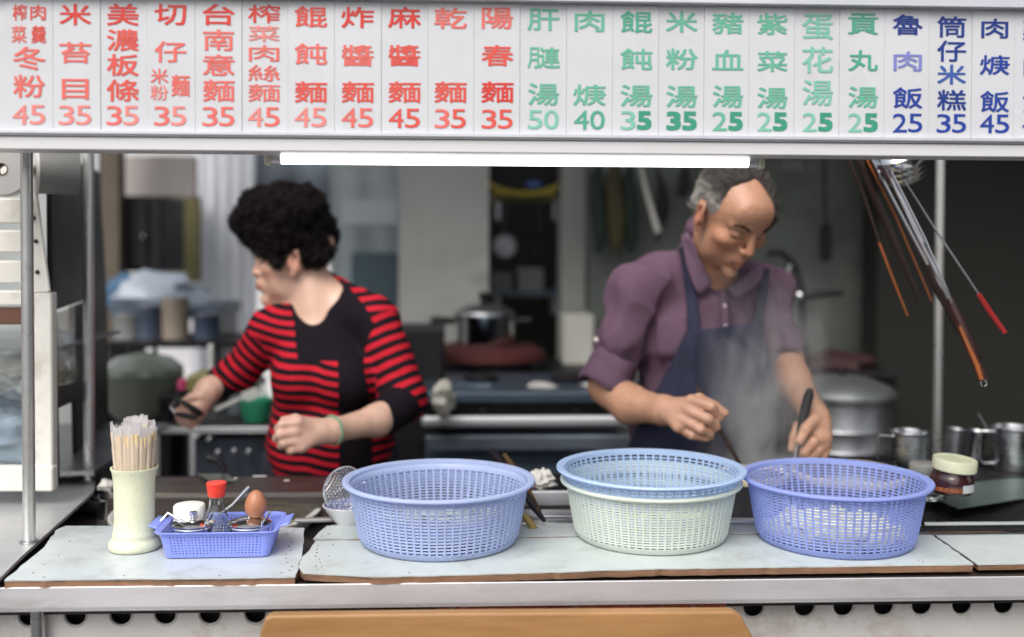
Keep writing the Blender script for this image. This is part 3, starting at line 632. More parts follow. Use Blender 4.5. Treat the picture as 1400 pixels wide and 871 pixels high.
for i in range(0, len(xs), 2): pb.add([(xs[i], Yp, zc - half), (xs[i + 1], Yp, zc - half), (xs[i + 1], Yp, zc + half), (xs[i], Yp, zc + half)], [(0, 1, 2, 3)])
pb.add([(xL, Yp, .22), (xR, Yp, .22), (xR, Yp, zc - half), (xL, Yp, zc - half)], [(0, 1, 2, 3)])
pb.add([(xL, Yp, zc + half), (xR, Yp, zc + half), (xR, Yp, ztop), (xL, Yp, ztop)], [(0, 1, 2, 3)])
pb.build('punched_panel', mat('panel_white_steel', (.60, .585, .57), .40, metal=.25, var=.08, vscale=4, dirt=(.26, .17, .10), dscale=9, damt=.45, bump=.12, bscale=60), stall, smooth=True, angle=20)
MB().box(((xL + xR) / 2, 2.02, .50), (xR - xL - .02, .50, .56)).build('inner_cabinet', M_black, stall)
# screw and scuffs on panel
MB().lathe([(0, .003), (.004, .002), (.005, 0)], P(60, 868, Yp - .001), n=12, rotm=Matrix.Rotation(PI / 2, 3, 'X')).build('screw', M_steel, stall, smooth=True)
# red strip of peeling paint under the rail
a, c = P(596, 832, 1.715), P(992, 832, 1.715)
pts = []; b = MB(); n = 90
for i in range(n):
    x = a.x + (c.x - a.x) * i / (n - 1); th = .011 + .004 * noise.noise(Vector((i * .11, 2, 0))) + .003 * noise.noise(Vector((i * .6, 5, 0))); th *= min(1, i / 12 + .25)
    pts.append((x, th))
vs = []
for x, th in pts: vs += [(x, 1.712, a.z + .006), (x, 1.712, a.z + .006 - th - .006), (x, 1.72, a.z + .006), (x, 1.72, a.z + .006 - th - .006)]
fs = []
for i in range(n - 1): o = i * 4; fs += [(o, o + 1, o + 5, o + 4), (o + 2, o + 6, o + 7, o + 3), (o + 1, o + 3, o + 7, o + 5)]
b.add(vs, fs).build('peeling_strip', M_redpaint, stall)
# posts
def post(px, pyb, pyt_top, z0, rr_, name='support_post', lean=0):
    c = G(px, pyb, z0); tp = P(pyt_top, 200, c.y); top = Vector((tp.x, c.y, 1.62))
    MB().tube([Vector((c.x, c.y, z0 - .01)), top], rr_, n=28).build(name, mat('post_steel', (.62, .62, .61), .30, metal=.75, var=.08, vscale=10, dirt=(.3, .27, .24), dscale=20, damt=.4), stall, smooth=True)
    MB().lathe([(rr_ + .006, 0), (rr_ + .005, .002), (rr_ - .001, .003)], (c.x, c.y, z0 + .0005), n=24).build('post_flange', M_steeldark, stall, smooth=True)
    return c
post(40, 741, 36, .852, .0105); post(122, 658, 121, .852, .0115); 
c = post(1281, 640, 1286, .80, .0105)
q = P(42, 850, 1.69); MB().tube([(q.x, 1.718, zr0 + .003), (q.x, 1.718, .0)], .011, n=24).build('stall_leg', M_steel, stall, smooth=True)
q = xR - .05; MB().tube([(q, 1.718, zr0 + .003), (q, 1.718, .0)], .011, n=24).build('stall_leg', M_steel, stall, smooth=True)
for x in (xL + .1, xR - .1): MB().tube([(x, 2.3, .78), (x, 2.3, 0)], .011, n=20).build('stall_leg', M_steel, stall, smooth=True)
# header beam below the sign
YS = 1.66
zb1, zb0 = P(700, 192, YS).z, P(700, 209.5, YS).z
M_hdr = mat('header_white', (.62, .615, .63), .36, metal=.12, var=.05, vscale=3, stretch=(.4, 1, 1), dirt=(.55, .53, .52), dscale=12, damt=.4, bump=.08)
MB().box(((xL + xR) / 2, YS + .035, (zb1 + zb0) / 2), (xR - xL, .07, zb1 - zb0), bev=.0015).build('header_beam', M_hdr, stall)
MB().box(((xL + xR) / 2, YS + .07, zb1 + .05), (xR - xL, .02, .12)).build('header_back', M_hdr, stall)
M_awn = mat('corrugated_roof', (.42, .43, .44), .5, metal=.4, var=.1)
# ------------------------------------------------------------------ menu sign
zs1, zs0 = P(700, 4.5, YS).z, P(700, 183, YS).z
sign = thing('menu_sign', 'long white backlit style menu sign with red, green and blue dishes and prices', 'menu sign', (0, 0, 0))
M_sign = mat('sign_acrylic', (.53, .54, .57), .34, var=.04, vscale=5, dirt=(.44, .435, .46), dscale=7, damt=.45, translucent=.0, coat=.2)
M_lip = mat('sign_frame', (.58, .59, .64), .35, metal=.5, var=.06)
seams = [-112, -54, 7, 71, 136, 200, 266, 330, 393, 457, 521, 585, 648, 711, 775, 838, 901, 963.5, 1025, 1087, 1149, 1210.5, 1271.5, 1330.5, 1388.5, 1446, 1502]
sx_ = [P(s, 90, YS).x for s in seams]
panels = []
for i in range(len(seams) - 1):
    x0, x1 = sx_[i] + .00012, sx_[i + 1] - .00012
    panels.append(MB().box(((x0 + x1) / 2, YS + .006 + (.0012 if i % 3 == 1 else 0), (zs0 + zs1) / 2), (x1 - x0, .004, zs1 - zs0), bev=.00025).build('menu_panel', M_sign, sign))
MB().box(((xL + xR) / 2, YS + .05, (zs0 + zs1) / 2 + .03), (xR - xL, .07, zs1 - zs0 + .08), bev=.002).build('sign_box', M_hdr, sign)
MB().box(((xL + xR) / 2, YS + .002, zs0 - .0035), (xR - xL, .018, .006), bev=.001).build('bottom_frame', M_lip, sign)
MB().box(((xL + xR) / 2, YS + .006, zb1 + .0035), (xR - xL, .016, .005), bev=.001).build('lower_track', M_lip, sign)
MB().box(((xL + xR) / 2, YS - .001, zs1 + .009), (xR - xL, .02, .016), bev=.002).build('top_frame', M_lip, sign)
# characters: (text, px centre, py centre, width, height, shade)
RED = [(.58, .025, .014), (.62, .065, .045), (.66, .12, .10), (.68, .20, .18)]
GRN = [(.03, .26, .16), (.06, .32, .21), (.11, .39, .27), (.17, .45, .34)]
BLU = [(.004, .026, .20), (.006, .035, .27), (.03, .08, .32), (.17, .19, .48)]
def inkm(hue, i, c): return mat('%s_ink_%d' % (hue, i), c, .45)
INK = {'r': [inkm('red', i, c) for i, c in enumerate(RED)], 'g': [inkm('green', i, c) for i, c in enumerate(GRN)], 'b': [inkm('blue', i, c) for i, c in enumerate(BLU)]}
COLS = [
 (40, 'r', [('榨', 27, 17, 20, 23, 1), ('肉', 52, 17, 22, 22, 1), ('菜', 26, 47, 21, 24, 2), ('羹', 53, 47, 21, 25, 1), ('冬', 0, 80, 46, 33, 2), ('粉', 0, 118, 45, 32, 2)], '45', 3, 3),
 (103, 'r', [('米', 0, 20, 45, 30, 0), ('苔', 0, 72, 45, 30, 2), ('目', 0, 122, 38, 29, 2)], '35', 3, 3),
 (168, 'r', [('美', 0, 20, 45, 31, 0), ('濃', 0, 55, 45, 31, 1), ('板', 0, 89, 45, 31, 1), ('條', 0, 124, 46, 31, 1)], '35', 2, 3),
 (233, 'r', [('切', 0, 20, 45, 30, 0), ('仔', 0, 71, 45, 30, 2), ('米', 218, 104, 25, 21, 2), ('粉', 218, 127, 25, 21, 3), ('麵', 247, 117, 26, 31, 2)], '35', 2, 3),
 (299, 'r', [('台', 0, 20, 45, 30, 0), ('南', 0, 55, 44, 30, 2), ('意', 0, 89, 45, 30, 2), ('麵', 0, 124, 45, 31, 2)], '35', 2, 2),
 (361, 'r', [('榨', 0, 19, 45, 26, 0), ('菜', 0, 46, 44, 22, 3), ('肉', 0, 73, 43, 23, 2), ('絲', 0, 100, 45, 23, 2), ('麵', 0, 127, 45, 25, 2)], '45', 3, 2),
 (425, 'r', [('餛', 0, 23, 46, 30, 1), ('飩', 0, 74, 46, 30, 2), ('麵', 0, 126, 46, 30, 1)], '45', 3, 3),
 (489, 'r', [('炸', 0, 24, 46, 30, 0), ('醬', 0, 76, 45, 30, 2), ('麵', 0, 126, 46, 30, 1)], '45', 2, 2),
 (553, 'r', [('麻', 0, 24, 46, 30, 0), ('醬', 0, 76, 45, 30, 1), ('麵', 0, 126, 46, 30, 1)], '45', 1, 1),
 (616, 'r', [('乾', 0, 25, 46, 30, 2), ('麵', 0, 126, 46, 30, 1)], '35', 2, 1),
 (680, 'r', [('陽', 0, 25, 44, 30, 2), ('春', 0, 76, 45, 30, 1), ('麵', 0, 126, 46, 30, 0)], '35', 1, 1),
 (743, 'g', [('肝', 0, 27, 45, 31, 2), ('月', 729, 79, 16, 30, 2), ('連', 751, 79, 30, 30, 2), ('湯', 0, 129, 44, 31, 2)], '50', 3, 3),
 (806, 'g', [('肉', 0, 29, 42, 30, 2), ('焿', 0, 130, 46, 30, 2)], '40', 1, 1),
 (870, 'g', [('餛', 0, 30, 45, 31, 1), ('飩', 0, 81, 45, 30, 2), ('湯', 0, 131, 45, 31, 2)], '35', 3, -1),
 (932, 'g', [('米', 0, 30, 45, 30, 2), ('粉', 0, 81, 45, 30, 2), ('湯', 0, 132, 44, 31, 2)], '35', -1, -1),
 (995, 'g', [('豬', 0, 32, 44, 30, 2), ('血', 0, 82, 44, 29, 2), ('湯', 0, 132, 43, 31, 2)], '25', 2, -1),
 (1056, 'g', [('紫', 0, 33, 43, 30, 2), ('菜', 0, 84, 43, 29, 2), ('湯', 0, 134, 43, 30, 2)], '25', 3, -1),
 (1118, 'g', [('蛋', 0, 37, 44, 36, 3), ('花', 0, 82, 44, 37, 3), ('湯', 0, 127, 43, 36, 3)], '25', 3, -1),
 (1180, 'g', [('貢', 0, 33, 43, 30, 1), ('丸', 0, 83, 42, 30, 1), ('湯', 0, 133, 42, 30, 2)], '25', 3, -1),
 (1241, 'b', [('魯', 0, 34, 42, 29, 0), ('肉', 0, 84, 40, 28, 3), ('飯', 0, 134, 42, 30, 1)], '25', 1, 1),
 (1301, 'b', [('筒', 0, 37, 41, 30, 0), ('仔', 0, 70, 41, 30, 0), ('米', 0, 102, 41, 28, 2), ('糕', 0, 137, 41, 29, 0)], '35', 1, 1),
 (1360, 'b', [('肉', 0, 39, 38, 28, 0), ('焿', 0, 89, 42, 28, 1), ('飯', 0, 139, 41, 30, 1)], '45', 1, 1),
 (1418, 'b', [('雞', 0, 41, 41, 29, 1), ('肉', 0, 91, 38, 28, 1), ('飯', 0, 141, 41, 30, 1)], '40', 1, 1)]
GL = {}
def glyph(ch, bold=0):
    if (ch, bold) in GL: return GL[(ch, bold)]
    cu = bpy.data.curves.new('glyph', 'FONT'); cu.body = ch; cu.size = 1; cu.offset = 0; cu.resolution_u = 3; cu.fill_mode = 'BOTH'; cu.extrude = 0
    o = bpy.data.objects.new('glyph', cu); sc.collection.objects.link(o); bpy.context.view_layer.update()
    me = bpy.data.meshes.new_from_object(o.evaluated_get(bpy.context.evaluated_depsgraph_get()))
    v = np.zeros(len(me.vertices) * 3); me.vertices.foreach_get('co', v); v = v.reshape(-1, 3)
    f = [tuple(p.vertices) for p in me.polygons]; bpy.data.objects.remove(o); bpy.data.meshes.remove(me)
    GL[(ch, bold)] = (v, f); return GL[(ch, bold)]
def put(mb, ch, px, py, wpx, hpx, Y, bold=0):
    v, f = glyph(ch, bold); lo = v.min(0); hi = v.max(0); c = P(px, py, Y)
    W = abs(P(px + wpx / 2, py, Y).x - P(px - wpx / 2, py, Y).x); H = abs(P(px, py - hpx / 2, Y).z - P(px, py + hpx / 2, Y).z)
    q = (v - (lo + hi) / 2) / np.maximum(hi - lo, 1e-6); bw = (.00056 if not ch.isdigit() else .0002) + .0009 * bold
    if hpx < 26 and not ch.isdigit(): bw *= .6
    W -= 2 * bw; H -= 2 * bw
    for k, (ex, ez) in enumerate(((-1, -1), (1, -1), (1, 1), (-1, 1))):   # four passes of ink thicken the strokes
        mb.add([(c.x + a * W + ex * bw, Y - b * .0004 - .0003 - .00008 * k, c.z + y * H + ez * bw) for (a, y, b) in q.tolist()], f)
for i, (cx, hue, chars, price, s1, s2) in enumerate(COLS):
    par = panels[i + 2]; Yg = YS + .0036 + (.0012 if (i + 2) % 3 == 1 else 0); b = MB(); ms = INK[hue]
    for (ch, px, py, w_, h_, sh) in chars:
        b = MB(); put(b, ch, px or cx, py, w_ * .97, h_ * .97, Yg); b.build('character', ms[sh], par)
    yp = 157 + 13 * (cx - 40) / 1380; b = MB()
    if i >= 11: yp -= 0
    for d, s, dx in ((price[0], s1, -12), (price[1], s2, 11.5)):
        sc_w = 1 - .11 * (cx / 1400)
        b = MB(); put(b, d, cx + dx * sc_w, yp, 21.5 * sc_w, 27 * (1 - .05 * cx / 1400), Yg, 1.6 if s < 0 else 0); b.build('digit', ms[0 if s < 0 else s], par)
# ------------------------------------------------------------------ fluorescent lamp
YF = 1.745
a, c = P(385, 213.5, YF), P(1022, 219.5, YF); zl = (a.z + c.z) / 2
t = thing('fluorescent_lamp', 'slim white fluorescent tube lamp fixed under the sign', 'lamp', ((a.x + c.x) / 2, YF, zl))
L2 = (c.x - a.x) / 2; rx = Matrix.Rotation(PI / 2, 3, 'Y')
M_tube = mat('lit_tube', (1, .98, .96), .3, emis=2.6)
MB().lathe([(0, -L2), (.0125, -L2), (.0125, L2), (0, L2)], n=24, rotm=rx).build('tube', M_tube, t, smooth=True)
for s in (-1, 1):
    MB().lathe([(0, s * L2), (.0131, s * L2), (.0131, s * (L2 + .016)), (0, s * (L2 + .016))], n=24, rotm=rx).build('end_cap', M_alu, t, smooth=True)
    MB().box((s * (L2 + .021), 0, .002), (.011, .028, .034), bev=.003).build('socket', mat('socket_ivory', (.62, .64, .5), .5), t)
MB().box((0, .004, .026), (2 * L2 + .05, .034, .024), bev=.002).build('lamp_housing', M_hdr, t)

# ------------------------------------------------------------------ lattice baskets
def basket(name, label, px, py, rt, rb, h, m, nr=70, nh=15, seat=ZT, zoff=0, group=None, lip=.011, solid=.012, phase=0, tilt=0):
    c = G(px, py, ZT); t = thing(name, label, 'basket', (c.x, c.y, seat + zoff), group=group); t.rotation_euler.x = tilt
    rr = lambda z: rb + (rt - rb) * (z / h) ** .9
    b = MB(); z0, z1 = solid, h - .010; K = 6
    for i in range(nr):
        a = 2 * PI * (i + phase) / nr; hw = .0017
        ca, sa = math.cos(a), math.sin(a); tx, ty = -sa * hw, ca * hw; vs = []
        for k in range(K + 1):
            z = z0 + (z1 - z0) * k / K; r1 = rr(z) + .0006; r0 = r1 - .0022
            vs += [(ca * r1 - tx, sa * r1 - ty, z), (ca * r1 + tx, sa * r1 + ty, z), (ca * r0 + tx, sa * r0 + ty, z), (ca * r0 - tx, sa * r0 - ty, z)]
        fs = []
        for k in range(K):
            o = 4 * k
            for q in range(4): fs.append((o + q, o + (q + 1) % 4, o + 4 + (q + 1) % 4, o + 4 + q))
        b.add(vs, fs)
    for j in range(1, nh):
        z = z0 + (z1 - z0) * j / nh; r1 = rr(z); b.lathe([(r1, z - .0013), (r1, z + .0013), (r1 - .0014, z + .0013), (r1 - .0014, z - .0013)], n=nr * 2, closed=True)
    b.build('lattice_wall', m, t)
    r1 = rr(h)
    MB().lathe([(r1 - .0022, h - .011), (r1 - .002, h - .003), (r1 + lip * .4, h), (r1 + lip * .9, h - .001), (r1 + lip, h - .0035), (r1 + lip * .9, h - .006), (r1 + lip * .5, h - .0035), (r1 + .0006, h - .006), (r1 + .0006, h - .011)], n=96, closed=True).build('rim', m, t, smooth=True, angle=50)
    MB().lathe([(rb - .02, 0), (rb - .006, .0005), (rb - .001, .004), (rr(solid) + .0006, solid + .001), (rr(solid) - .0018, solid + .001), (rb - .008, .003), (rb - .02, .0025)], n=96, closed=True).build('base_ring', m, t, smooth=True, angle=50)
    b = MB(); n = 30
    for i in range(n):
        x = -rb + .02 + (2 * rb - .04) * i / (n - 1); L_ = math.sqrt(max((rb - .015) ** 2 - x * x, 1e-6)); b.box((x, 0, .0015), (.0022, 2 * L_, .0018)); b.box((0, x, .0013), (2 * L_, .0022, .0014))
    b.build('base_grid', m, t)
    return t, rr
bk1, f1 = basket('colander_basket', 'lavender round lattice basket on the left, between the blue pattern bowl and the mint basket', 600, 738, .161, .139, .112, M_lav, nr=72, nh=16, group='round plastic lattice baskets')
bk1b, _ = basket('colander_basket', 'thin lavender inner basket nested inside the left basket', 600, 738, .154, .134, .100, M_lav, nr=66, nh=15, zoff=.004, lip=.003, phase=.45, group='round plastic lattice baskets')
bk2, f2 = basket('colander_basket', 'mint green round lattice basket under the sky blue one in the middle', 889, 731.5, .155, .135, .105, M_mint, nr=72, nh=18, lip=.010, group='round plastic lattice baskets')
bk3, f3 = basket('colander_basket', 'sky blue lattice basket nested in the top of the mint basket', 889, 731.5, .159, .132, .118, M_blu, nr=66, nh=17, zoff=.0085, lip=.013, phase=.3, group='round plastic lattice baskets')
bk4, f4 = basket('colander_basket', 'deep violet blue lattice basket on the right holding pale noodles', 1141, 736.5, .157, .136, .114, M_lav2, nr=70, nh=17, lip=.011, group='round plastic lattice baskets')
# contents
def heap(name, label, cat, loc, rad, n, m, seed, size=(.02, .016, .012), ph=0):
    t = thing(name, label, cat, loc); rnd = random.Random(seed); b = MB()
    for i in range(n):
        a = rnd.uniform(0, 2 * PI); r_ = rad * math.sqrt(rnd.random()); z = rnd.uniform(.0, 1) * (1.5 - (r_ / rad)) * .019 * (1 + ph)
        b.blob((r_ * math.cos(a), r_ * math.sin(a), z + .004), [s * rnd.uniform(.7, 1.3) for s in size], n=9, m=6, amp=.45, sc_=1.5, seed=i, rotm=Matrix.Rotation(rnd.uniform(0, 6), 3, 'Z'))
    return tag(b.build(name, m, smooth=True), label, cat), t
def heapobj(name, label, cat, loc, rad, n, m, seed, size, ph=0):
    o, t = heap(name, label, cat, (0, 0, 0), rad, n, m, seed, size, ph); bpy.data.objects.remove(t); o.name = name; o.location = loc; o['kind'] = 'stuff'; return o
M_nood = mat('pale_noodles', (.72, .72, .50), .6, var=.12, vscale=30, translucent=.2)
l4 = bk4.location
heapobj('noodle_heap', 'pale yellow noodle knots piled in the violet basket', 'noodles', (l4.x, l4.y, ZT + .004), .104, 190, M_nood, 3, (.020, .015, .011), .35)
l1 = bk1.location
heapobj('bean_sprout_heap', 'thin layer of whitish sprouts in the left lavender basket', 'sprouts', (l1.x, l1.y, ZT + .008), .110, 130, mat('pale_sprouts', (.45, .52, .44), .6, var=.12, translucent=.2), 4, (.022, .016, .012), .5)
b = MB()
for i in range(6):
    a = random.uniform(0, 6); b.blob((l1.x * 0 + bk3.location.x - .09 + random.uniform(-.03, .05), bk3.location.y + .02 + random.uniform(-.02, .02), ZT + .05 + random.uniform(-.01, .015)), (.016, .008, .003), n=8, m=5, amp=.4, seed=i, rotm=Matrix.Rotation(a, 3, 'Z'))
heapobj('greens_heap', 'pale green leaves in the sky blue basket', 'greens', (bk3.location.x, bk3.location.y, ZT + .012), .10, 70, mat('pale_cabbage', (.52, .66, .45), .6, var=.2, translucent=.25), 8, (.022, .014, .008), .7)
tag(b.build('herb_sprig', mat('herb', (.10, .25, .06), .6), smooth=True), 'small dark green sprig showing in the sky blue basket', 'herb')
# ------------------------------------------------------------------ chopstick holder
c = G(184, 750, ZT); t = thing('chopstick_holder', 'tall cream plastic holder with a flared foot at the left', 'holder', (c.x, c.y, ZT)); S = 1.0
MB().lathe([(0, .004), (.030, .004), (.030, .006), (.034, .006)] [:0] + [(.0, .001), (.040, .001), (.043, .004), (.0435, .010), (.041, .016), (.0375, .019), (.0365, .023), (.0372, .026), (.0365, .030), (.0345, .034), (.0335, .055), (.0338, .090), (.0345, .118), (.037, .135), (.0395, .140), (.0395, .1425), (.037, .1425), (.0345, .137), (.0325, .118), (.0318, .09), (.0315, .04), (.0, .036)], n=56).build('holder_body', M_cream, t, smooth=True, angle=60)
b2 = None
M_chopwrap = mat('clear_wrapper', (.88, .86, .87), .35, translucent=.4, alpha=.42)
rnd = random.Random(11); kk = 0
cs = (c.x, c.y)
lab = ['paper sleeved bamboo chopsticks standing in the cream holder']
for i in range(24):
    a = 2 * PI * i / 15 if i < 15 else 2 * PI * (i - 15) / 9 + .3; r0 = .022 if i < 15 else .010; r1 = (.034 if i < 15 else .018) + rnd.uniform(-.002, .003)
    p0 = Vector((r0 * math.cos(a), r0 * math.sin(a), .045)); H = .212 + rnd.uniform(-.012, .010); p1 = Vector((r1 * math.cos(a), r1 * math.sin(a), H))
    tt = thing('wrapped_chopsticks', lab[0], 'chopsticks', (c.x, c.y, ZT), group='wrapped chopsticks in the cream holder')
    d = (p1 - p0).normalized(); sdv = Vector((-math.sin(a + rnd.uniform(-.6, .6)), math.cos(a), 0)).normalized() * .0032
    for s in (-1, 1): MB().tube([p0 + sdv * s, p1 - d * .009 + sdv * s], [.0024, .0032], n=8).build('chopstick', M_bamboo, tt, smooth=True)
    # sleeve: flattened tube with pinched, crinkled top
    vs = []; n = 10; lv = 9; up = d
    e1 = sdv.normalized(); e2 = d.cross(e1)
    for k in range(lv):
        u = k / (lv - 1); p = p0.lerp(p1 + d * .008, u); wv = .0072 + (.003 * u if k >= lv - 2 else 0) + rnd.uniform(-.0004, .0006); th = .0042 * (1 if k < lv - 2 else (.5 if k == lv - 2 else .12))
        for q in range(n): an = 2 * PI * q / n; vs.append(p + e1 * math.cos(an) * wv + e2 * (math.sin(an) * th + (rnd.uniform(-.0015, .0015) if k >= lv - 2 else 0)) + d * (rnd.uniform(-.004, .004) if k == lv - 1 else 0))
    fs = [(k * n + q, k * n + (q + 1) % n, (k + 1) * n + (q + 1) % n, (k + 1) * n + q) for k in range(lv - 1) for q in range(n)]
    MB().add(vs, fs).build('paper_sleeve', M_chopwrap, tt, smooth=True)
# ------------------------------------------------------------------ condiment tray
c = G(300, 757, ZT); tw, td, th = .172, .105, .046
tray = thing('condiment_tray', 'small blue perforated plastic tray of condiments', 'tray', (c.x, c.y + .025, ZT), R(1.5))
def rrect(w, d, r_, n=6):
    out = []
    for sx, sy, a0 in ((1, 1, 0), (-1, 1, 90), (-1, -1, 180), (1, -1, 270)):
        for k in range(n + 1):
            a = R(a0 + 90 * k / n); out.append((sx * (w / 2 - r_) + r_ * math.cos(a), sy * (d / 2 - r_) + r_ * math.sin(a)))
    return out
def loft(rings, closed=True):
    b = MB(); n = len(rings[0]); b.v = [p for r_ in rings for p in r_]
    for k in range(len(rings) - 1):
        for i in range(n): j = (i + 1) % n; b.f.append((k * n + i, k * n + j, (k + 1) * n + j, (k + 1) * n + i)); b.mi.append(0)
    return b
def rg(w, d, r_, z): return [(x, y, z) for x, y in rrect(w, d, r_)]
flare = .020
# perforated walls: front and back and sides as grids with square holes
b = MB()
def perf(p0, p1, p2, p3, nx, nz, hole=.46):
    # quad p0..p3 (bottom l, bottom r, top r, top l), grid of square holes
    p0, p1, p2, p3 = map(Vector, (p0, p1, p2, p3))
    Q = lambda u, v: (p0.lerp(p1, u)).lerp(p3.lerp(p2, u), v)
    nrm = (p1 - p0).cross(p3 - p0).normalized() * .0016
    for i in range(nx):
        for j in range(nz):
            u0, u1, v0, v1 = i / nx, (i + 1) / nx, j / nz, (j + 1) / nz; um, vm = (u0 + u1) / 2, (v0 + v1) / 2; hu, hv = (u1 - u0) * hole / 2, (v1 - v0) * hole / 2
            o = [Q(u0, v0), Q(u1, v0), Q(u1, v1), Q(u0, v1)]; q = [Q(um - hu, vm - hv), Q(um + hu, vm - hv), Q(um + hu, vm + hv), Q(um - hu, vm + hv)]
            b.add(o + q + [x - nrm for x in q] + [x - nrm for x in o], [(k, (k + 1) % 4, 4 + (k + 1) % 4, 4 + k) for k in range(4)] + [(4 + k, 4 + (k + 1) % 4, 8 + (k + 1) % 4, 8 + k) for k in range(4)] + [(8 + k, 8 + (k + 1) % 4, 12 + (k + 1) % 4, 12 + k) for k in range(4)])
w0, w1, d0, d1 = tw - .024, tw - .024 + flare * .7, td - .024, td - .024 + flare * .7
zA, zB = .007, th - .006; sA, sB = flare * .15 / 2, flare * .85 / 2
xa, xb = tw / 2 - .012, tw / 2 - .008; ya, yb_ = td / 2 + sA, td / 2 + sB
X0, X1 = tw / 2 + sA, tw / 2 + sB; dy0, dy1 = td / 2 - .012, td / 2 - .008
perf((-xa, -ya, zA), (xa, -ya, zA), (xb, -yb_, zB), (-xb, -yb_, zB), 26, 7)
perf((xa, ya, zA), (-xa, ya, zA), (-xb, yb_, zB), (xb, yb_, zB), 26, 7)
perf((X0, -dy0, zA), (X0, dy0, zA), (X1, dy1, zB), (X1, -dy1, zB), 14, 7)
perf((-X0, dy0, zA), (-X0, -dy0, zA), (-X1, -dy1, zB), (-X1, dy1, zB), 14, 7)
b.build('perforated_wall', M_tray, tray)
for sx, sy, a0 in ((1, 1, 0), (-1, 1, 90), (-1, -1, 180), (1, -1, 270)):
    b = MB(); n = 7; vs = []
    for k in range(n):
        a = R(a0 + 90 * k / (n - 1)); ca, sa = math.cos(a), math.sin(a)
        vs += [(sx * xa + ca * (.012 + sA), sy * dy0 + sa * (.012 + sA), zA), (sx * xb + ca * (X1 - xb), sy * dy1 + sa * (X1 - xb), zB)]
    b.add(vs, [(2 * k, 2 * k + 2, 2 * k + 3, 2 * k + 1) for k in range(n - 1)]); b.build('corner', M_tray, tray, smooth=True)
loft([rg(tw - .012, td - .012, .008, .0008), rg(tw, td, .012, .002), rg(tw + 2 * sA, td + 2 * sA, .013, zA)]).build('base_edge', M_tray, tray, smooth=True)
MB().add(rg(tw - .012, td - .012, .008, .0012), [tuple(range(28))]).build('tray_floor', M_tray, tray)
fixnormals(loft([rg(tw + 2 * sB, td + 2 * sB, .016, zB), rg(tw + 2 * sB + .002, td + 2 * sB + .002, .016, zB + .004), rg(tw + 2 * sB + .014, td + 2 * sB + .014, .02, th - .001), rg(tw + 2 * sB + .016, td + 2 * sB + .016, .02, th + .001), rg(tw + 2 * sB + .012, td + 2 * sB + .012, .02, th + .002), rg(tw + 2 * sB - .002, td + 2 * sB - .002, .016, th - .001), rg(tw + 2 * sB - .003, td + 2 * sB - .003, .016, zB)]).build('rim', M_tray, tray, smooth=True))
for s in (-1, 1): MB().box((s * (tw / 2 + .024), 0, th + .003), (.016, td * .62, .004), Matrix.Rotation(R(-18 * s), 3, 'Y'), bev=.0015).build('ear_handle', M_tray, tray)
TC = tray.location
def at(px, dy): # x from pixel at the tray depth
    Y = TC.y + dy; return Vector((P(px, 720, Y).x, Y, ZT + .003))
# steel condiment pots with knob lids
for px, dy, l in ((264, -.010, 'round steel condiment pot with knob lid at the left of the blue tray'), (341, -.008, 'round steel condiment pot with knob lid under the egg at the right of the tray')):
    t = thing('condiment_pot', l, 'pot', at(px, dy)); r_ = .034
    MB().lathe([(0, 0), (r_ * .8, 0), (r_, .006), (r_, .040), (r_ + .002, .041), (r_ + .001, .044)], n=40).build('pot_body', M_chrome, t, smooth=True)
    MB().lathe([(r_ + .0035, .0435), (r_ + .0035, .046), (r_ * .9, .050), (r_ * .4, .0535), (.006, .0545), (0, .0545)], n=40).build('lid', M_chrome, t, smooth=True)
    MB().lathe([(.003, .054), (.003, .058), (.0065, .060), (.0068, .066), (.005, .067), (0, .067)], n=20).build('lid_knob', M_chrome, t, smooth=True)
    MB().tube([(r_ * .6, -r_ * .3, .046), (r_ * .95, -r_ * .7, .058), (r_ * 1.2, -r_ * 1.0, .072)], [.002, .0022, .003], n=8).build('spoon', M_chrome, t, smooth=True)
# sugar jar with white lid
t = thing('sugar_jar', 'squat white jar at the back left of the blue tray', 'jar', at(259, .020))
MB().lathe([(0, 0), (.022, 0), (.026, .004), (.027, .045), (.024, .050)], n=30).build('jar_body', M_offwhite, t, smooth=True)
MB().lathe([(.0265, .050), (.0275, .052), (.0272, .068), (.025, .071), (.018, .0725), (0, .073)], n=36).build('lid', mat('white_lid', (.80, .80, .78), .5), t, smooth=True)
# soy sauce bottle with red cap
t = thing('sauce_bottle', 'clear glass sauce bottle with a red cap in the blue tray', 'bottle', at(296, .012)); 
po = [(0, .001), (.026, .001), (.030, .006), (.0305, .016), (.027, .032), (.0195, .052), (.0145, .066), (.0125, .076), (.0122, .092)]
MB().lathe(po + [(.0104, .092), (.0107, .076), (.0127, .066), (.0177, .052), (.0252, .032), (.0285, .016), (.028, .007), (.024, .003), (0, .003)], n=40).build('bottle_glass', M_glass, t, smooth=True)
MB().lathe([(0, .004), (.024, .004), (.0275, .008), (.0278, .014), (0, .014)], n=32).build('soy_sauce', mat('soy_sauce', (.03, .012, .006), .1), t, smooth=True)
MB().lathe([(.0133, .086), (.0150, .089), (.0155, .094), (.0172, .107), (.0175, .110), (.0160, .1115), (0, .1118)], n=30).build('cap', M_red, t, smooth=True)
# boiled brown egg standing on the lid
e = at(350, -.004); zc_ = e.z + .054; prof = []
for k in range(19):
    th_ = PI * k / 18; z = -math.cos(th_) * .0245; rr_ = math.sin(th_) * (.0188 - .0035 * (z / .0245)); prof.append((max(rr_, 0), z))
o = MB().lathe(prof, (e.x, e.y, zc_ + .0225), n=32).build('tea_egg', M_egg, smooth=True); tag(o, 'brown mottled egg upright on the right condiment pot', 'egg')
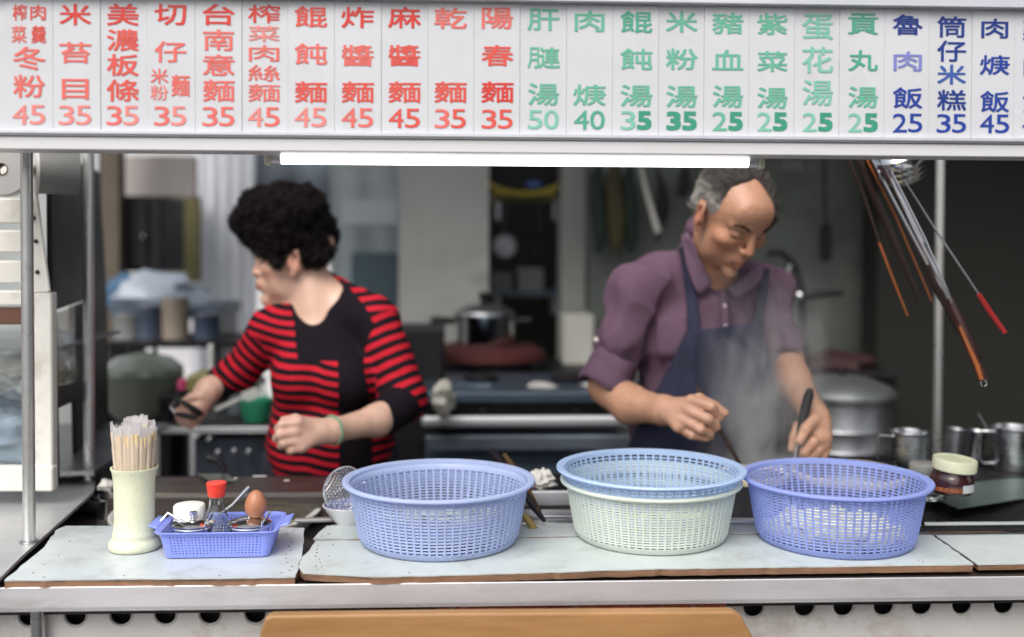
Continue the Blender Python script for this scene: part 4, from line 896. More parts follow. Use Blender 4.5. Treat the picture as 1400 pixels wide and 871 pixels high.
# tongs and spoon sticking out
a = at(318, .02); o = MB().tube([a + Vector((-.022, -.01, .055)), a + Vector((0, 0, .070)), a + Vector((.024, .02, .096))], [.002, .003, .0036], n=8).build('serving_spoon', M_steeldark, smooth=True); tag(o, 'thin steel spoon handle leaning between bottle and egg', 'spoon')
a = at(246, .03); o = MB().tube([at(224, .0) + Vector((0, -.02, .052)), at(232, .0) + Vector((0, -.01, .064)), at(262, 0) + Vector((0, -.03, .050))], .0016, n=6).build('wire_clip', M_chrome, smooth=True); tag(o, 'thin bent wire at the left end of the tray', 'wire')
# ------------------------------------------------------------------ big flat pan behind the tray
c = G(297, 697, .835); t = thing('flat_griddle_pan', 'wide flat steel pan behind the condiment tray', 'pan', (c.x, c.y, .80)); r_ = .205
MB().lathe([(0, .010), (r_ * .80, .010), (r_ * .86, .016), (r_ * .97, .034), (r_, .036), (r_ * 1.02, .035), (r_ * 1.02, .030), (r_ * .9, .0), (0, 0)], n=72).build('pan_body', mat('worn_pan', (.66, .66, .63), .35, metal=.2, var=.12, dirt=(.35, .3, .2), damt=.5), t, smooth=True)
MB().lathe([(0, .012), (r_ * .80, .012), (r_ * .82, .0135)], n=60).build('broth', mat('grey_green_broth', (.24, .26, .17), .15, var=.3), t, smooth=True)
MB().lathe([(r_ * .818, .0125), (r_ * .835, .0145), (r_ * .86, .0165)], n=60).build('oily_ring', mat('oil_ring', (.34, .34, .12), .3, var=.4, vscale=30), t, smooth=True)
a, b_ = G(395, 712, .846), G(470, 705, .846)
o = MB().box(G(430, 711, .838), (.075, .018, .006), Matrix.Rotation(R(4), 3, 'Z'), bev=.001).build('steel_strip', M_alu); tag(o, 'narrow bright steel strip right of the tray', 'strip')
# small lidded pots at the left by the pan
for (px, py, r_, l, m_) in ((150, 688, .032, 'small open steel cup left of the griddle pan', M_chrome),):
    c = G(px, py, .83); t = thing('steel_cup', l, 'cup', (c.x, c.y, .80))
    MB().lathe([(0, 0), (r_ * .8, 0), (r_, .045), (r_ * .96, .045), (r_ * .76, .004), (0, .004)], n=36).build('cup_body', m_, t, smooth=True)
    MB().tube([(r_, 0, .042), (r_ + .012, -.005, .05), (r_ + .03, -.01, .044)], .0018, n=8).build('handle', m_, t, smooth=True)
o = MB().blob(G(147, 664, .87), (.018, .018, .012), amp=.35, seed=2).build('cloth_wad', M_offwhite, smooth=True); tag(o, 'small crumpled white cloth left of the griddle pan', 'cloth')
c = G(112, 697, .80); t = thing('dark_wok', 'dark wok between the side shelf and the griddle pan', 'wok', (c.x + .06, c.y, .80))
MB().lathe([(0, 0), (.05, .002), (.085, .02), (.10, .042), (.098, .042), (.083, .022), (.05, .006), (0, .004)], n=48).build('wok_body', M_steeldark, t, smooth=True)
# chopping board and cleaver
c0, c1 = P(222, 660, 2.3), P(440, 660, 2.3)
t = thing('chopping_block', 'blackened thick chopping board in front of the woman', 'chopping board', ((c0.x + c1.x) / 2 - .02, 2.26, .80)); wd = c1.x - c0.x + .12
MB().box((0, 0, .034), (wd, .16, .066), bev=.008).build('block', mat('black_block', (.045, .035, .033), .4, var=.4, vscale=14, stretch=(.3, 1, 2), dirt=(.16, .14, .08), dscale=14, damt=.6, bump=.3), t)
zc_ = .869
for k, (px, w_, l) in enumerate(((355, .03, 'scrap of bluish plastic on the chopping board'), (322, .008, 'tiny white scrap on the chopping board'), (392, .012, 'small white scrap at the right of the chopping board'))):
    c = G(px, 651 + 3 * k, zc_ + .003); o = MB().box(c, (w_, .006, .002), Matrix.Rotation(.1 + k, 3, 'Y') if 0 else None, bev=.0008).build('food_scrap', M_paper); tag(o, l, 'scrap')
c = G(292, 648, zc_ + .004); t = thing('cleaver', 'cleaver with a black curved handle lying on the chopping board', 'cleaver', c)
pl = [P(269, 645, c.y), P(310, 645, c.y), P(322, 660, c.y - .07), P(287, 660, c.y - .07)]
MB().prism([((p - c).x, (p - c).y) for p in (pl[3], pl[2], pl[1], pl[0])], -.001, .001).build('blade', mat('dull_blade', (.22, .25, .23), .35, metal=.7), t)
MB().tube([P(q[0], q[1], c.y + .0) - c for q in ((308, 646), (303, 636), (296, 628), (285, 626), (281, 629))], [.005, .007, .0085, .009, .006], n=12).build('handle', M_blackplastic, t, smooth=True)
# ------------------------------------------------------------------ patterned bowl and wire skimmer
c = G(478, 713, ZT); t = thing('pattern_bowl', 'white bowl with a blue pattern inside, half behind the left basket', 'bowl', (c.x, c.y, .838)); r_ = .050
MB().lathe([(0, .001), (.020, .001), (.022, .006), (.034, .018), (r_, .043), (r_ + .001, .045), (r_ - .001, .0455)], n=48).build('bowl_body', mat('white_porcelain', (.75, .75, .76), .15, coat=.3), t, smooth=True)
mb_ = MB().lathe([(r_ - .0012, .0452), (.0335, .021), (.021, .009), (0, .006)], n=48)
m = mat('blue_pattern_porcelain', (.75, .76, .80), .15); ntt = m.node_tree; L_ = ntt.links; bs = ntt.nodes['Principled BSDF']
vo = ntt.nodes.new('ShaderNodeTexVoronoi'); vo.inputs['Scale'].default_value = 110; vo.feature = 'DISTANCE_TO_EDGE'; tcn = ntt.nodes.new('ShaderNodeTexCoord'); L_.new(tcn.outputs['Object'], vo.inputs[0])
rmp = ntt.nodes.new('ShaderNodeValToRGB'); rmp.color_ramp.elements[0].position = .05; rmp.color_ramp.elements[0].color = (.03, .08, .45, 1); rmp.color_ramp.elements[1].position = .2; rmp.color_ramp.elements[1].color = (.7, .72, .8, 1); rmp.color_ramp.interpolation = 'LINEAR'
L_.new(vo.outputs['Distance'], rmp.inputs[0]); L_.new(rmp.outputs[0], bs.inputs['Base Color'])
mb_.build('bowl_inside', m, t, smooth=True)
# skimmer: domed mesh of wires
c = P(470, 668, 2.02); t = thing('wire_skimmer', 'round wire mesh skimmer leaning in the patterned bowl', 'skimmer', c); r_ = .042
rm = Matrix.Rotation(R(62), 3, 'X') @ Matrix.Rotation(R(-20), 3, 'Y')
MB().tube([rm @ Vector((r_ * math.cos(a), r_ * math.sin(a), 0)) for a in np.linspace(0, 2 * PI, 40, endpoint=False)], .0014, n=6, closed=True).build('rim_ring', M_chrome, t, smooth=True)
b = MB()
for k in range(-7, 8):
    for sw in (0, 1, 2):
        q = []; off = k / 7.5 * r_; hl = math.sqrt(r_ ** 2 - off ** 2); an = sw * PI / 3
        for s in np.linspace(-1, 1, 9):
            x, y = s * hl, off; zz_ = -.016 * (1 - (x * x + y * y) / r_ ** 2); q.append(rm @ Vector((x * math.cos(an) - y * math.sin(an), x * math.sin(an) + y * math.cos(an), zz_)))
        b.tube(q, .00055, n=4, cap=False)
b.build('wire_mesh', M_chrome, t, smooth=True)
# ------------------------------------------------------------------ between left and middle baskets
def lay(px0, py0, px1, py1, z, rads, m, name, label, cat, n=8, zz=(0, 0)):
    a, b_ = G(px0, py0, z), G(px1, py1, z); a.z += zz[0]; b_.z += zz[1]
    return tag(MB().tube([a, (a + b_) / 2, b_], rads, n=n).build(name, m, smooth=True), label, cat)
o = MB().tube([P(672, 616, 2.22), P(700, 650, 2.10), P(728, 690, 2.02), P(744, 712, 1.98)], [.006, .008, .008, .004], n=10).build('knife_handle', M_blackplastic, smooth=True); tag(o, 'black handled knife leaning between the left and mint baskets', 'knife')
o = MB().tube([P(690, 622, 2.2), P(716, 660, 2.1), P(736, 700, 2.0)], [.005, .008, .006], n=10).build('ladle_handle', mat('dark_brown_wood', (.09, .05, .02), .5), smooth=True); tag(o, 'dark brown wooden handle beside the black knife', 'handle')
o = MB().tube([P(716, 704, 1.98), P(724, 714, 1.97), P(731, 724, 1.96)], [.006, .007, .007], n=10).build('wooden_stick', mat('olive_wood', (.30, .22, .06), .5), smooth=True); tag(o, 'short yellowish wooden stick end behind the left basket', 'stick')
o = MB().blob(P(740, 656, 2.2), (.028, .025, .020), n=22, m=14, amp=.3, sc_=2, seed=8).build('napkin', M_offwhite, smooth=True); tag(o, 'crumpled white cloth in the gap beside the mint basket', 'cloth')
t = tag(MB().box(P(750, 681, 2.16), (.13, .012, .030), bev=.002).build('steel_edge', M_alu), 'bright steel edge behind the gap between baskets', 'edge strip')
for k in range(4):
    o = MB().box(P(752, 702 + 4.5 * k, 2.08 - .02 * k), (.12, .05, .003), Matrix.Rotation(R(k * 1.5 - 2), 3, 'Z'), bev=.001).build('steel_tray', M_steeldark if k % 2 else M_steel); tag(o, 'thin steel tray, %s of the stack between the baskets' % ('topmost', 'second', 'third', 'lowest')[k], 'tray', 'thin steel trays stacked between the baskets')
# gap between mint and violet baskets
o = MB().box(G(1012, 712, ZT + .004), (.10, .022, .007), Matrix.Rotation(R(-3), 3, 'Z'), bev=.002).build('steel_tray', M_alu); tag(o, 'small white edged steel tray between mint and violet baskets', 'tray')
# ------------------------------------------------------------------ soup pots
for k, (px, py, r_, l) in enumerate(((1172, 652, .115, 'wide cream rimmed soup pot behind the violet basket'), (1035, 652, .07, 'cream rimmed soup pot steaming below his fist'))):
    Y = 2.16; c = P(px, py, Y); t = thing('soup_pot', l, 'pot', (c.x, Y + r_ * .4, .80)); hh = c.z - .80
    MB().lathe([(0, 0), (r_ * .95, 0), (r_ * .98, hh - .012), (r_ * 1.03, hh - .006), (r_ * 1.04, hh), (r_ * 1.0, hh + .002), (r_ * .95, hh - .004), (r_ * .93, .02), (0, .02)], n=64).build('pot_body', M_steeldark, t, smooth=True); MB().lathe([(r_ * 1.035, hh - .012), (r_ * 1.06, hh - .004), (r_ * 1.05, hh + .003), (r_ * 1.0, hh + .004), (r_ * .96, hh - .002)], n=64).build('rim', M_creamenamel, t, smooth=True)
    MB().lathe([(0, hh - .03), (r_ * .935, hh - .03)], n=40).build('soup', M_soup, t, smooth=True)
# ------------------------------------------------------------------ right: mugs, jars, pan
def mug(px0, px1, pyt, pyb, Y, label, handle=-1, lean=0, m=None):
    a, b_ = P(px0, pyt, Y), P(px1, pyt, Y); r_ = (b_.x - a.x) / 2; z0 = .864; h = a.z - z0
    t = thing('steel_mug', label, 'mug', ((a.x + b_.x) / 2, Y, z0)); t.rotation_euler.y = lean; m = m or M_steel
    MB().lathe([(0, 0), (r_ * .93, 0), (r_ * .95, .004), (r_ * .95, h * .93), (r_, h * .95), (r_ * 1.03, h * .985), (r_, h), (r_ * .95, h * .985), (r_ * .9, h * .9), (r_ * .9, .01), (0, .01)], n=44).build('mug_body', m, t, smooth=True)
    if handle: MB().tube([(handle * r_ * .95, 0, h * .88), (handle * (r_ + .026), 0, h * .90), (handle * (r_ + .030), 0, h * .84), (handle * (r_ + .030), 0, h * .25), (handle * (r_ + .022), 0, h * .14), (handle * r_ * .95, 0, h * .14)], .0032, n=8).build('handle', M_steel, t, smooth=True)
    return t
mug(1218, 1270, 589, 655, 2.32, 'straight steel mug with a wire handle left of the right post')
mug(1319, 1341, 588, 640, 2.42, 'leaning steel mug between the post and the rightmost mug', 0, R(8), M_chrome)
mug(1357, 1414, 583, 645, 2.38, 'plain steel mug at the far right')
mug(1290, 1318, 586, 640, 2.5, 'small dark steel mug just right of the post', 0, R(6), M_steeldark)
q = tag(thing('mug_platform', 'dark raised ledge under the steel mugs at the right', 'ledge', (0, 0, 0))); a_ = P(1320, 600, 2.42)
MB().box((a_.x, 2.42, .831), (.62, .26, .064), bev=.004).build('ledge_block', M_black, q)
o = MB().tube([P(1338, 566, 2.45), P(1352, 590, 2.4)], .002).build('spoon', M_steel, smooth=True); tag(o, 'thin spoon sticking up by the rightmost mug', 'spoon')
c = P(1272, 668, 2.10); t = thing('glass_jar', 'empty clear glass jar behind the cream lidded jar', 'jar', (c.x, 2.12, .862)); 
MB().lathe([(0, .002), (.036, .002), (.040, .008), (.041, .040), (.036, .052), (.031, .056), (.031, .070), (.029, .070), (.029, .055), (.034, .050), (.038, .038), (.037, .010), (0, .006)], n=44).build('jar_glass', M_glass, t, smooth=True)
MB().lathe([(.0325, .056), (.0335, .058), (.0335, .070), (.031, .0715), (0, .0715)], n=44).build('lid', mat('dusty_clear_lid', (.35, .35, .33), .35, alpha=.8), t, smooth=True)
MB().box((c.x + .05, 2.13, .800), (.62, .30, .050)).build('stand_box', M_black, tag(thing('low_platform', 'dark low platform under the jars and mugs', 'platform', (0, 0, 0))))
c = P(1301, 674, 2.02); t = thing('sauce_jar', 'dark chilli jar with a round cream lid beside the violet basket', 'jar', (c.x, 2.02, c.z)); r_ = .041
MB().lathe([(0, .001), (r_ * .86, .001), (r_, .008), (r_ * 1.0, .030), (r_ * .93, .036), (r_ * .88, .042), (r_ * .88, .050)], n=44).build('jar_glass', mat('dark_jar_glass', (.035, .012, .012), .08, coat=.6), t, smooth=True)
MB().lathe([(r_ * 1.003, .009), (r_ * 1.006, .0135), (r_ * 1.003, .017)], n=44).build('chilli_flakes', mat('chilli_flakes', (.22, .06, .02), .5, var=.6, vscale=130, dirt=(.5, .28, .08), dscale=90, damt=.8), t, smooth=True)
vs = []; n = 8
for k in range(n): a = R(-86 + 6.5 * k); vs += [(r_ * 1.012 * math.cos(a), r_ * 1.012 * math.sin(a), .008), (r_ * 1.012 * math.cos(a), r_ * 1.012 * math.sin(a), .023)]
MB().add(vs, [(2 * k, 2 * k + 2, 2 * k + 3, 2 * k + 1) for k in range(n - 1)]).build('paper_label', mat('faded_label', (.42, .45, .48), .6), t)
lid = MB().lathe([(r_ * .93, .046), (r_ * 1.0, .048), (r_ * 1.01, .066), (r_ * .98, .069), (r_ * .90, .0695), (r_ * .86, .068), (0, .068)], n=52, rotm=Matrix.Rotation(R(3), 3, 'X') @ Matrix.Rotation(R(4), 3, 'Y')).build('lid', M_lidcream, t, smooth=True)
# dark curved pan and steel sheet at the right
pc = G(1360, 700, .86); t = thing('shallow_pan', 'dark shallow steel pan with a bright curved rim at the lower right', 'pan', (pc.x + .03, pc.y + .03, .829))
MB().lathe([(0, 0), (.12, .002), (.17, .012), (.185, .024), (.187, .025), (.184, .026), (.168, .015), (.12, .005), (0, .003)], n=72).build('pan_body', mat('dark_pan', (.10, .10, .11), .25, metal=.8, var=.3), t, smooth=True); t.scale = (1, .62, 1); t.rotation_euler.y = R(-3)
o = fixnormals(MB().prism([tuple(G(*q, .862)[:2]) for q in ((1255, 672), (1310, 694), (1480, 668), (1440, 648), (1320, 660))], .859, .862).build('steel_sheet', mat('green_steel', (.15, .20, .175), .35, metal=.4, var=.15))); tag(o, 'pale green grey sheet lying under the jars at the right', 'sheet')
o = MB().box(G(1345, 722, .86), (.25, .02, .006)).build('rubber_strip', M_black); tag(o, 'black rubber strip behind the right counter board', 'strip')
# ------------------------------------------------------------------ ladles hanging from the header
YH = 2.15
hook = MB().tube([P(1140, 205, YH), P(1300, 207, YH)], .004, n=10).build('hanging_rod', M_steel, smooth=True); tag(hook, 'thin steel rod carrying the hanging ladles', 'rod')
c = P(1238, 222, YH); t = thing('steel_ladle', 'upturned steel ladle bowls with a long handle ending in dark wood', 'ladle', (0, 0, 0))
for k in range(3):
    cc = c + Vector((.008 * k - .012, .014 * k - .01, .018 - .009 * k)); rm = Matrix.Rotation(R(-25 - 6 * k), 3, 'Y') @ Matrix.Rotation(R(12), 3, 'X')
    MB().lathe([(.058, .0), (.056, -.014), (.048, -.028), (.030, -.038), (0, -.042), (0, -.038), (.029, -.036), (.046, -.026), (.054, -.013), (.0565, 0)], cc, n=36, closed=True, rotm=rm).build('ladle_bowl', M_chrome, t, smooth=True)
MB().tube([P(1212, 232, YH - .03), P(1250, 314, YH - .05), P(1300, 412, YH - .07)], [.0042, .0032, .004], n=8).build('handle_rod', M_chrome, t, smooth=True)
MB().tube([P(1298, 408, YH - .07), P(1312, 440, YH - .08), P(1344, 520, YH - .1)], [.007, .010, .0085], n=12).build('grip', mat('dark_red_wood', (.055, .012, .008), .35, coat=.3), t, smooth=True)
MB().tube([P(1312, 446, YH - .094), P(1336, 500, YH - .108), P(1342, 519, YH - .11)], [.003, .005, .004], n=8).build('worn_edge', mat('orange_wood', (.42, .12, .03), .4), t, smooth=True)
q0 = P(1345, 524, YH - .1); MB().tube([q0 + Vector((.006 * math.cos(a), 0, .006 * math.sin(a))) for a in np.linspace(0, 2 * PI, 14, endpoint=False)], .001, n=5, closed=True).build('ring', M_chrome, t, smooth=True)
def hung(px, rods, m, label, grip=None, Y=YH, name='hanging_ladle', cat='ladle'):
    t = thing(name, label, cat, (0, 0, 0)); MB().tube([P(a, b_, Y) for a, b_ in px], rods, n=8).build('handle_rod', m, t, smooth=True)
    if grip: MB().tube([P(a, b_, Y - .004) for a, b_ in grip[0]], grip[1], n=10).build('grip', grip[2], t, smooth=True)
    return t
M_orw = mat('orange_wood', (.42, .12, .03)); M_dkw = mat('black_brown_wood', (.03, .015, .012), .4)
hung([(1236, 246), (1283, 320), (1340, 405)], .0019, M_steel, 'thin wire skimmer handle with a red grip, the lowest at the right', ([(1338, 402), (1352, 424), (1374, 455)], [.0045, .0052, .0045], mat('red_grip', (.50, .03, .03), .35)), YH - .12)
hung([(1190, 214), (1228, 286), (1268, 362)], .0028, M_chrome, 'bright steel rod hanging left of the bundle with a pale end', None, YH - .02)
hung([(1204, 224), (1232, 270), (1262, 332)], .0030, M_chrome, 'bright steel rod ending in a black grip beside the bundle', ([(1254, 330), (1276, 386), (1312, 450), (1344, 488)], [.005, .008, .009, .006], M_dkw), YH)
hung([(1218, 234), (1264, 326), (1302, 414)], .0026, M_chrome, 'thin steel rod running along the big ladle handle', None, YH - .09)
hung([(1158, 214), (1180, 264), (1203, 335)], [.0045, .004, .003], M_dkw, 'long dark chopstick with an orange tip, leftmost of the hanging tools', ([(1202, 332), (1222, 384), (1241, 432)], [.0028, .0024, .0018], M_orw), YH + .02, 'cooking_chopstick', 'chopstick')
hung([(1172, 214), (1212, 306), (1256, 408)], [.008, .0085, .005], M_dkw, 'thick dark wooden chopstick second from the left of the hanging tools', None, YH + .04, 'cooking_chopstick', 'chopstick')
hung([(1184, 216), (1222, 290), (1274, 412)], [.002, .002, .0015], M_orw, 'thin orange chopstick behind the steel rods', None, YH + .05, 'cooking_chopstick', 'chopstick')
# ------------------------------------------------------------------ tan wooden board leaning on the front
Yw = 1.60; pts = [(352, 900), (355, 868), (362, 846), (372, 842), (600, 839), (1003, 836), (1014, 843), (1030, 872), (1034, 900)]
out = [P(a, b_, Yw) for a, b_ in pts]; z_ = .30; out[0].z = z_; out[-1].z = z_; n = len(out)
vs = [(p.x, Yw, p.z) for p in out] + [(p.x, Yw + .022, p.z) for p in out]
o = fixnormals(MB().add(vs, [tuple(range(n)), tuple(range(n, 2 * n))[::-1]] + [(i, n + i, n + (i + 1) % n, (i + 1) % n) for i in range(n)]).build('chair_back', M_woodtan, tag(thing('wooden_stool', 'varnished tan wooden seat back standing before the stall', 'stool', (0, 0, 0)))))
bv = o.modifiers.new('bevel', 'BEVEL'); bv.width = .004; bv.segments = 3
for s in (0, -1): MB().box((out[s].x + (.06 if s == 0 else -.06), Yw + .011, .15), (.04, .02, .30), bev=.003).build('leg', M_woodtan, o.parent)
# ------------------------------------------------------------------ people
def V3(v): return np.array(v, float)
def project(X):
    Ri = np.array(rot.transposed()); q = (X - np.array(CAMP)) @ Ri.T
    return CX + F * q[:, 0] / -q[:, 2], CY - F * q[:, 1] / -q[:, 2]
class Head:
    def __init__(s, c, fwd, up, sc_=1.0):
        f = Vector(fwd).normalized(); u = Vector(up); r = f.cross(u).normalized(); u = r.cross(f).normalized()
        s.c = np.array(c); s.M = np.array([r, f, u]).T; s.s = sc_
    def w(s, p): return s.c + s.M @ (V3(p) * s.s)
    def loc(s, X): return ((X - s.c) @ s.M) / s.s
    def E(s, p, r, k=.012, sub=False, rx=0, ry=0, rz=0):
        m = np.array(Matrix.Rotation(R(rz), 3, 'Z') @ Matrix.Rotation(R(ry), 3, 'Y') @ Matrix.Rotation(R(rx), 3, 'X'))
        return ell(s.w(p), V3(r) * s.s, s.M @ m, k, sub)
    def C(s, p, ra, q, rb, k=.01, sub=False): return cap(s.w(p), ra * s.s, s.w(q), rb * s.s, k, sub)
    def face(s, male=True):
        E, C = s.E, s.C; P_ = [
            E((0, -.015, .038), (.0725, .094, .076)), E((0, .026, .012), (.0595, .065, .074), .03), E((0, .030, -.04), (.054, .058, .055), .025),
            E((0, .040, -.078), (.039, .044, .034), .02), C((-.028, .02, -.088), .020, (.028, .02, -.088), .020, .025), E((0, .079, -.102), (.0165, .0165, .016), .014),
            E((0, .072, .05), (.050, .026, .032), .03)]
        for x in (-1, 1):
            P_ += [E((x * .042, .060, -.022), (.023, .025, .018), .018), E((x * .037, .032, -.054), (.020, .034, .032), .02),
                   C((x * .012, .090, .022), .0085, (x * .044, .074, .020), .008, .012)]
            P_ += [E((x * .031, .102, .002), (.019, .0185, .0135), .009, True)]
            P_ += [E((x * .031, .0765, .002), (.0155, .0145, .0125), .003), C((x * .043, .078, .004), .0035, (x * .021, .088, .001), .0035, .004),
                   C((x * .044, .074, -.013), .004, (x * .020, .086, -.012), .004, .006)]
        ny = 0 if male else -.007; P_ += [C((0, .090, .018), .0075, (0, .106 + ny, -.020), .0092, .010), E((0, .109 + ny, -.029), (.0105, .0105, .0085), .007), C((0, .0925, -.046), .009, (0, .090, -.058), .009, .008)]
        for x in (-1, 1): P_ += [E((x * .0125, .099 + ny, -.033), (.0068, .0095, .0068), .005), E((x * .006, .1075 + ny, -.0415), (.0032, .005, .003), .003, True)]
        P_ += [E((0, .078, -.062), (.026, .020, .020), .012)]
        P_ += [C((-.020, .086, -.0685), .0035, (0, .0985, -.0605), .0052, .004), C((.020, .086, -.0685), .0035, (0, .0985, -.0605), .0052, .004),
               C((-.017, .086, -.0725), .004, (0, .0965, -.0715), .0062, .004), C((.017, .086, -.0725), .004, (0, .0965, -.0715), .0062, .004)]
        P_ += [C((-.024, .093, -.0715), .0018, (0, .1045, -.0662), .0018, .002, True), C((.024, .093, -.0715), .0016, (0, .1045, -.0662), .0018, .002, True)]
        P_ += [C((0, .098, -.083), .004, (.012, .09, -.085), .003, .008, True)]
        if male:
            for x in (-1, 1): P_ += [C((x * .021, .100, -.036), .0030, (x * .036, .087, -.064), .0022, .005, True), E((x * .031, .0835, -.0175), (.0135, .006, .0042), .004), E((x * .031, .0865, -.0235), (.014, .004, .0016), .003, True)]
        for x in (-1, 1):
            P_ += [E((x * .077, -.004, -.006), (.0065, .019, .031), .006, rz=-x * 24), E((x * .082, -.010, .008), (.005, .014, .018), .004, rz=-x * 30),
                   E((x * .074, .004, -.036), (.006, .010, .011), .006), E((x * .0865, -.001, -.002), (.006, .010, .017), .004, True, rz=-x * 20),
                   C((x * .080, .012, -.004), .0035, (x * .080, .014, -.016), .003, .003)]
        return P_
def skin_cols(X, H, base, male):
    c = np.tile(V3(base), (len(X), 1)); L = H.loc(X); x = np.abs(L[:, 0]); y, z = L[:, 1], L[:, 2]
    near = (np.linalg.norm(L, axis=1) < .17)
    def blend(m, col, a):
        nonlocal c; m = (m * near * a)[:, None]; c = c * (1 - m) + V3(col) * m
    g = lambda px_, py_, pz_, r_: np.exp(-(((x - px_) ** 2 + (y - py_) ** 2 + (z - pz_) ** 2) / r_ ** 2))
    blend(g(.045, .065, -.03, .028), V3(base) * V3((1.02, .72, .66)), .7)
    blend(g(0, .112, -.032, .018), V3(base) * V3((1.02, .72, .66)), .65)
    blend(g(.078, 0, -.01, .03), V3(base) * V3((1.02, .68, .62)), .7)
    lip = smoothstep(.026, .018, x) * smoothstep(.0115, .0075, np.abs(z + .0665)) * (y > .078)
    blend(lip, V3(base) * V3((.80, .50, .48)), .7)
    blend(smoothstep(.0028, .0008, np.abs(z + .0668)) * (x < .025) * (y > .08), (.10, .035, .03), .85)
    # lash line and lid crease, eyes cast down
    lash = smoothstep(.0022, .0006, np.abs(z - (-.0052 + 9 * (x - .031) ** 2))) * (np.abs(x - .031) < .0145) * (y > .068)
    blend(lash, (.02, .012, .01), .95)
    crease = smoothstep(.0018, .0004, np.abs(z - (.0105 - 12 * (x - .031) ** 2))) * (np.abs(x - .031) < .015) * (y > .068)
    blend(crease, V3(base) * .45, .6)
    nost = g(.0062, .107, -.042, .0035); blend(nost, (.06, .02, .015), .9)
    if male: blend(smoothstep(-.045, -.06, z) * (y > .0) * smoothstep(.0, .04, y) , V3(base) * V3((.82, .80, .84)), .35)
    return c
def cloth_disp(fr, amp, seed):
    rs = np.random.default_rng(seed); D = rs.normal(size=(5, 3)); D /= np.linalg.norm(D, axis=1)[:, None]; ph = rs.uniform(0, 6, 5)
    def f(X):
        d = 0; w1 = np.sin(X @ D[3] * fr * .35 + ph[3]) * 1.6; w2 = np.sin(X @ D[4] * fr * .3 + ph[4]) * 1.6
        for i in range(3): d = d + (1 - np.abs(np.sin(X @ D[i] * fr * (.6 + .4 * i) + ph[i] + w1 + w2 * i * .5))) / (1.3 + i)
        return -amp * (d - .8)
    return f
def inflate(ps, r_):
    out = []
    for p in ps:
        q = dict(p)
        if p['t'] == 'c': q['ra'] = p['ra'] + r_; q['rb'] = p['rb'] + r_
        else: q['r'] = p['r'] + r_
        out.append(q)
    return out
def surf(ps, px, py, y0, off=0.0):
    d = np.array(ray(px, py)); d = d / np.linalg.norm(d); o = np.array(CAMP); t = y0 - .45
    for _ in range(60):
        p = o + d * t; v = float(sdf_of(ps, p[None])[0]) - off
        if v < .0005: break
        t += max(v * .7, .0006)
        if t > y0 + .4: return Vector(P(px, py, y0))
    return Vector(p)
def patch(ps, rows, y0, off, name, m, parent, nx=14, th=.002, wob=0, seed=0):
    # rows: list of (left px,py), (right px,py) walked from top to bottom, draped on the surface ps
    vs = []; fs = []
    for j, (a, b) in enumerate(rows):
        for i in range(nx + 1):
            u = i / nx; px, py = a[0] + (b[0] - a[0]) * u, a[1] + (b[1] - a[1]) * u; p = surf(ps, px, py, y0, off)
            if wob: p.y -= wob * (noise.noise(Vector((px * .03 + seed, py * .012, 1.3))) + .5 * noise.noise(Vector((px * .07, py * .02, seed))) + .5)
            vs.append(p)
    n = nx + 1
    for j in range(len(rows) - 1):
        for i in range(nx): fs.append((j * n + i, (j + 1) * n + i, (j + 1) * n + i + 1, j * n + i + 1))
    o = MB().add(vs, fs).build(name, m, parent, smooth=True); o.data.set_sharp_from_angle(angle=PI)
    s = o.modifiers.new('thick', 'SOLIDIFY'); s.thickness = th; s.offset = 0
    return o
def lerprows(keys, n):
    out = []
    for i in range(n):
        u = i / (n - 1) * (len(keys) - 1); k = min(int(u), len(keys) - 2); f = u - k; A, B_ = keys[k], keys[k + 1]
        out.append(tuple(tuple(A[q][e] + (B_[q][e] - A[q][e]) * f for e in (0, 1)) for q in (0, 1)))
    return out
def strands(verts, norms, flow, n, length, width, colf, curl=0, seed=1, segs=3, lift=.3):
    rs = np.random.default_rng(seed); idx = rs.integers(0, len(verts), n); VS = []; FS = []; CS = []
    for i in idx:
        p = Vector(verts[i]); nr = Vector(norms[i]); fl = Vector(flow(verts[i], rs)); fl = (fl - nr * fl.dot(nr)); 
        if fl.length < 1e-6: continue
        fl.normalize(); d = (fl + nr * lift * rs.uniform(.3, 1.6)).normalized(); sd = d.cross(nr)
        if sd.length < 1e-6: continue
        sd.normalize(); L_ = length * rs.uniform(.6, 1.3); o = len(VS); c = colf(verts[i], rs); ph = rs.uniform(0, 6.28); p = p - nr * .001
        for k in range(segs + 1):
            u = k / segs; wv = width * (1 - u * .8) * .5; q = p + d * L_ * u - nr * (L_ * .25 * u * u) * (0 if curl else 1)
            if curl: q = p + nr * (L_ * .35 * math.sin(u * 2.8)) + (fl * math.cos(ph + u * 5) + sd * math.sin(ph + u * 5)) * curl * (u + .2)
            VS += [q - sd * wv, q + sd * wv]; CS += [c, c]
        for k in range(segs): FS.append((o + 2 * k, o + 2 * k + 1, o + 2 * k + 3, o + 2 * k + 2))
    return VS, FS, CS
def vnormals(verts, faces):
    n = np.zeros_like(verts); a = verts[faces[:, 0]]; b = verts[faces[:, 1]]; c = verts[faces[:, 2]]; fn = np.cross(b - a, c - a)
    for k in range(4): np.add.at(n, faces[:, k], fn)
    return n / np.maximum(np.linalg.norm(n, axis=1)[:, None], 1e-12)
def hair_obj(name, verts, faces, cols, st, m, parent):
    VS, FS, CS = st; V_ = np.concatenate([verts, np.array(VS)]); Fc = np.concatenate([faces, np.array(FS) + len(verts)]); C_ = np.concatenate([cols, np.array(CS)])
    return npmesh(name, V_, Fc, m, parent, {'Col': C_})
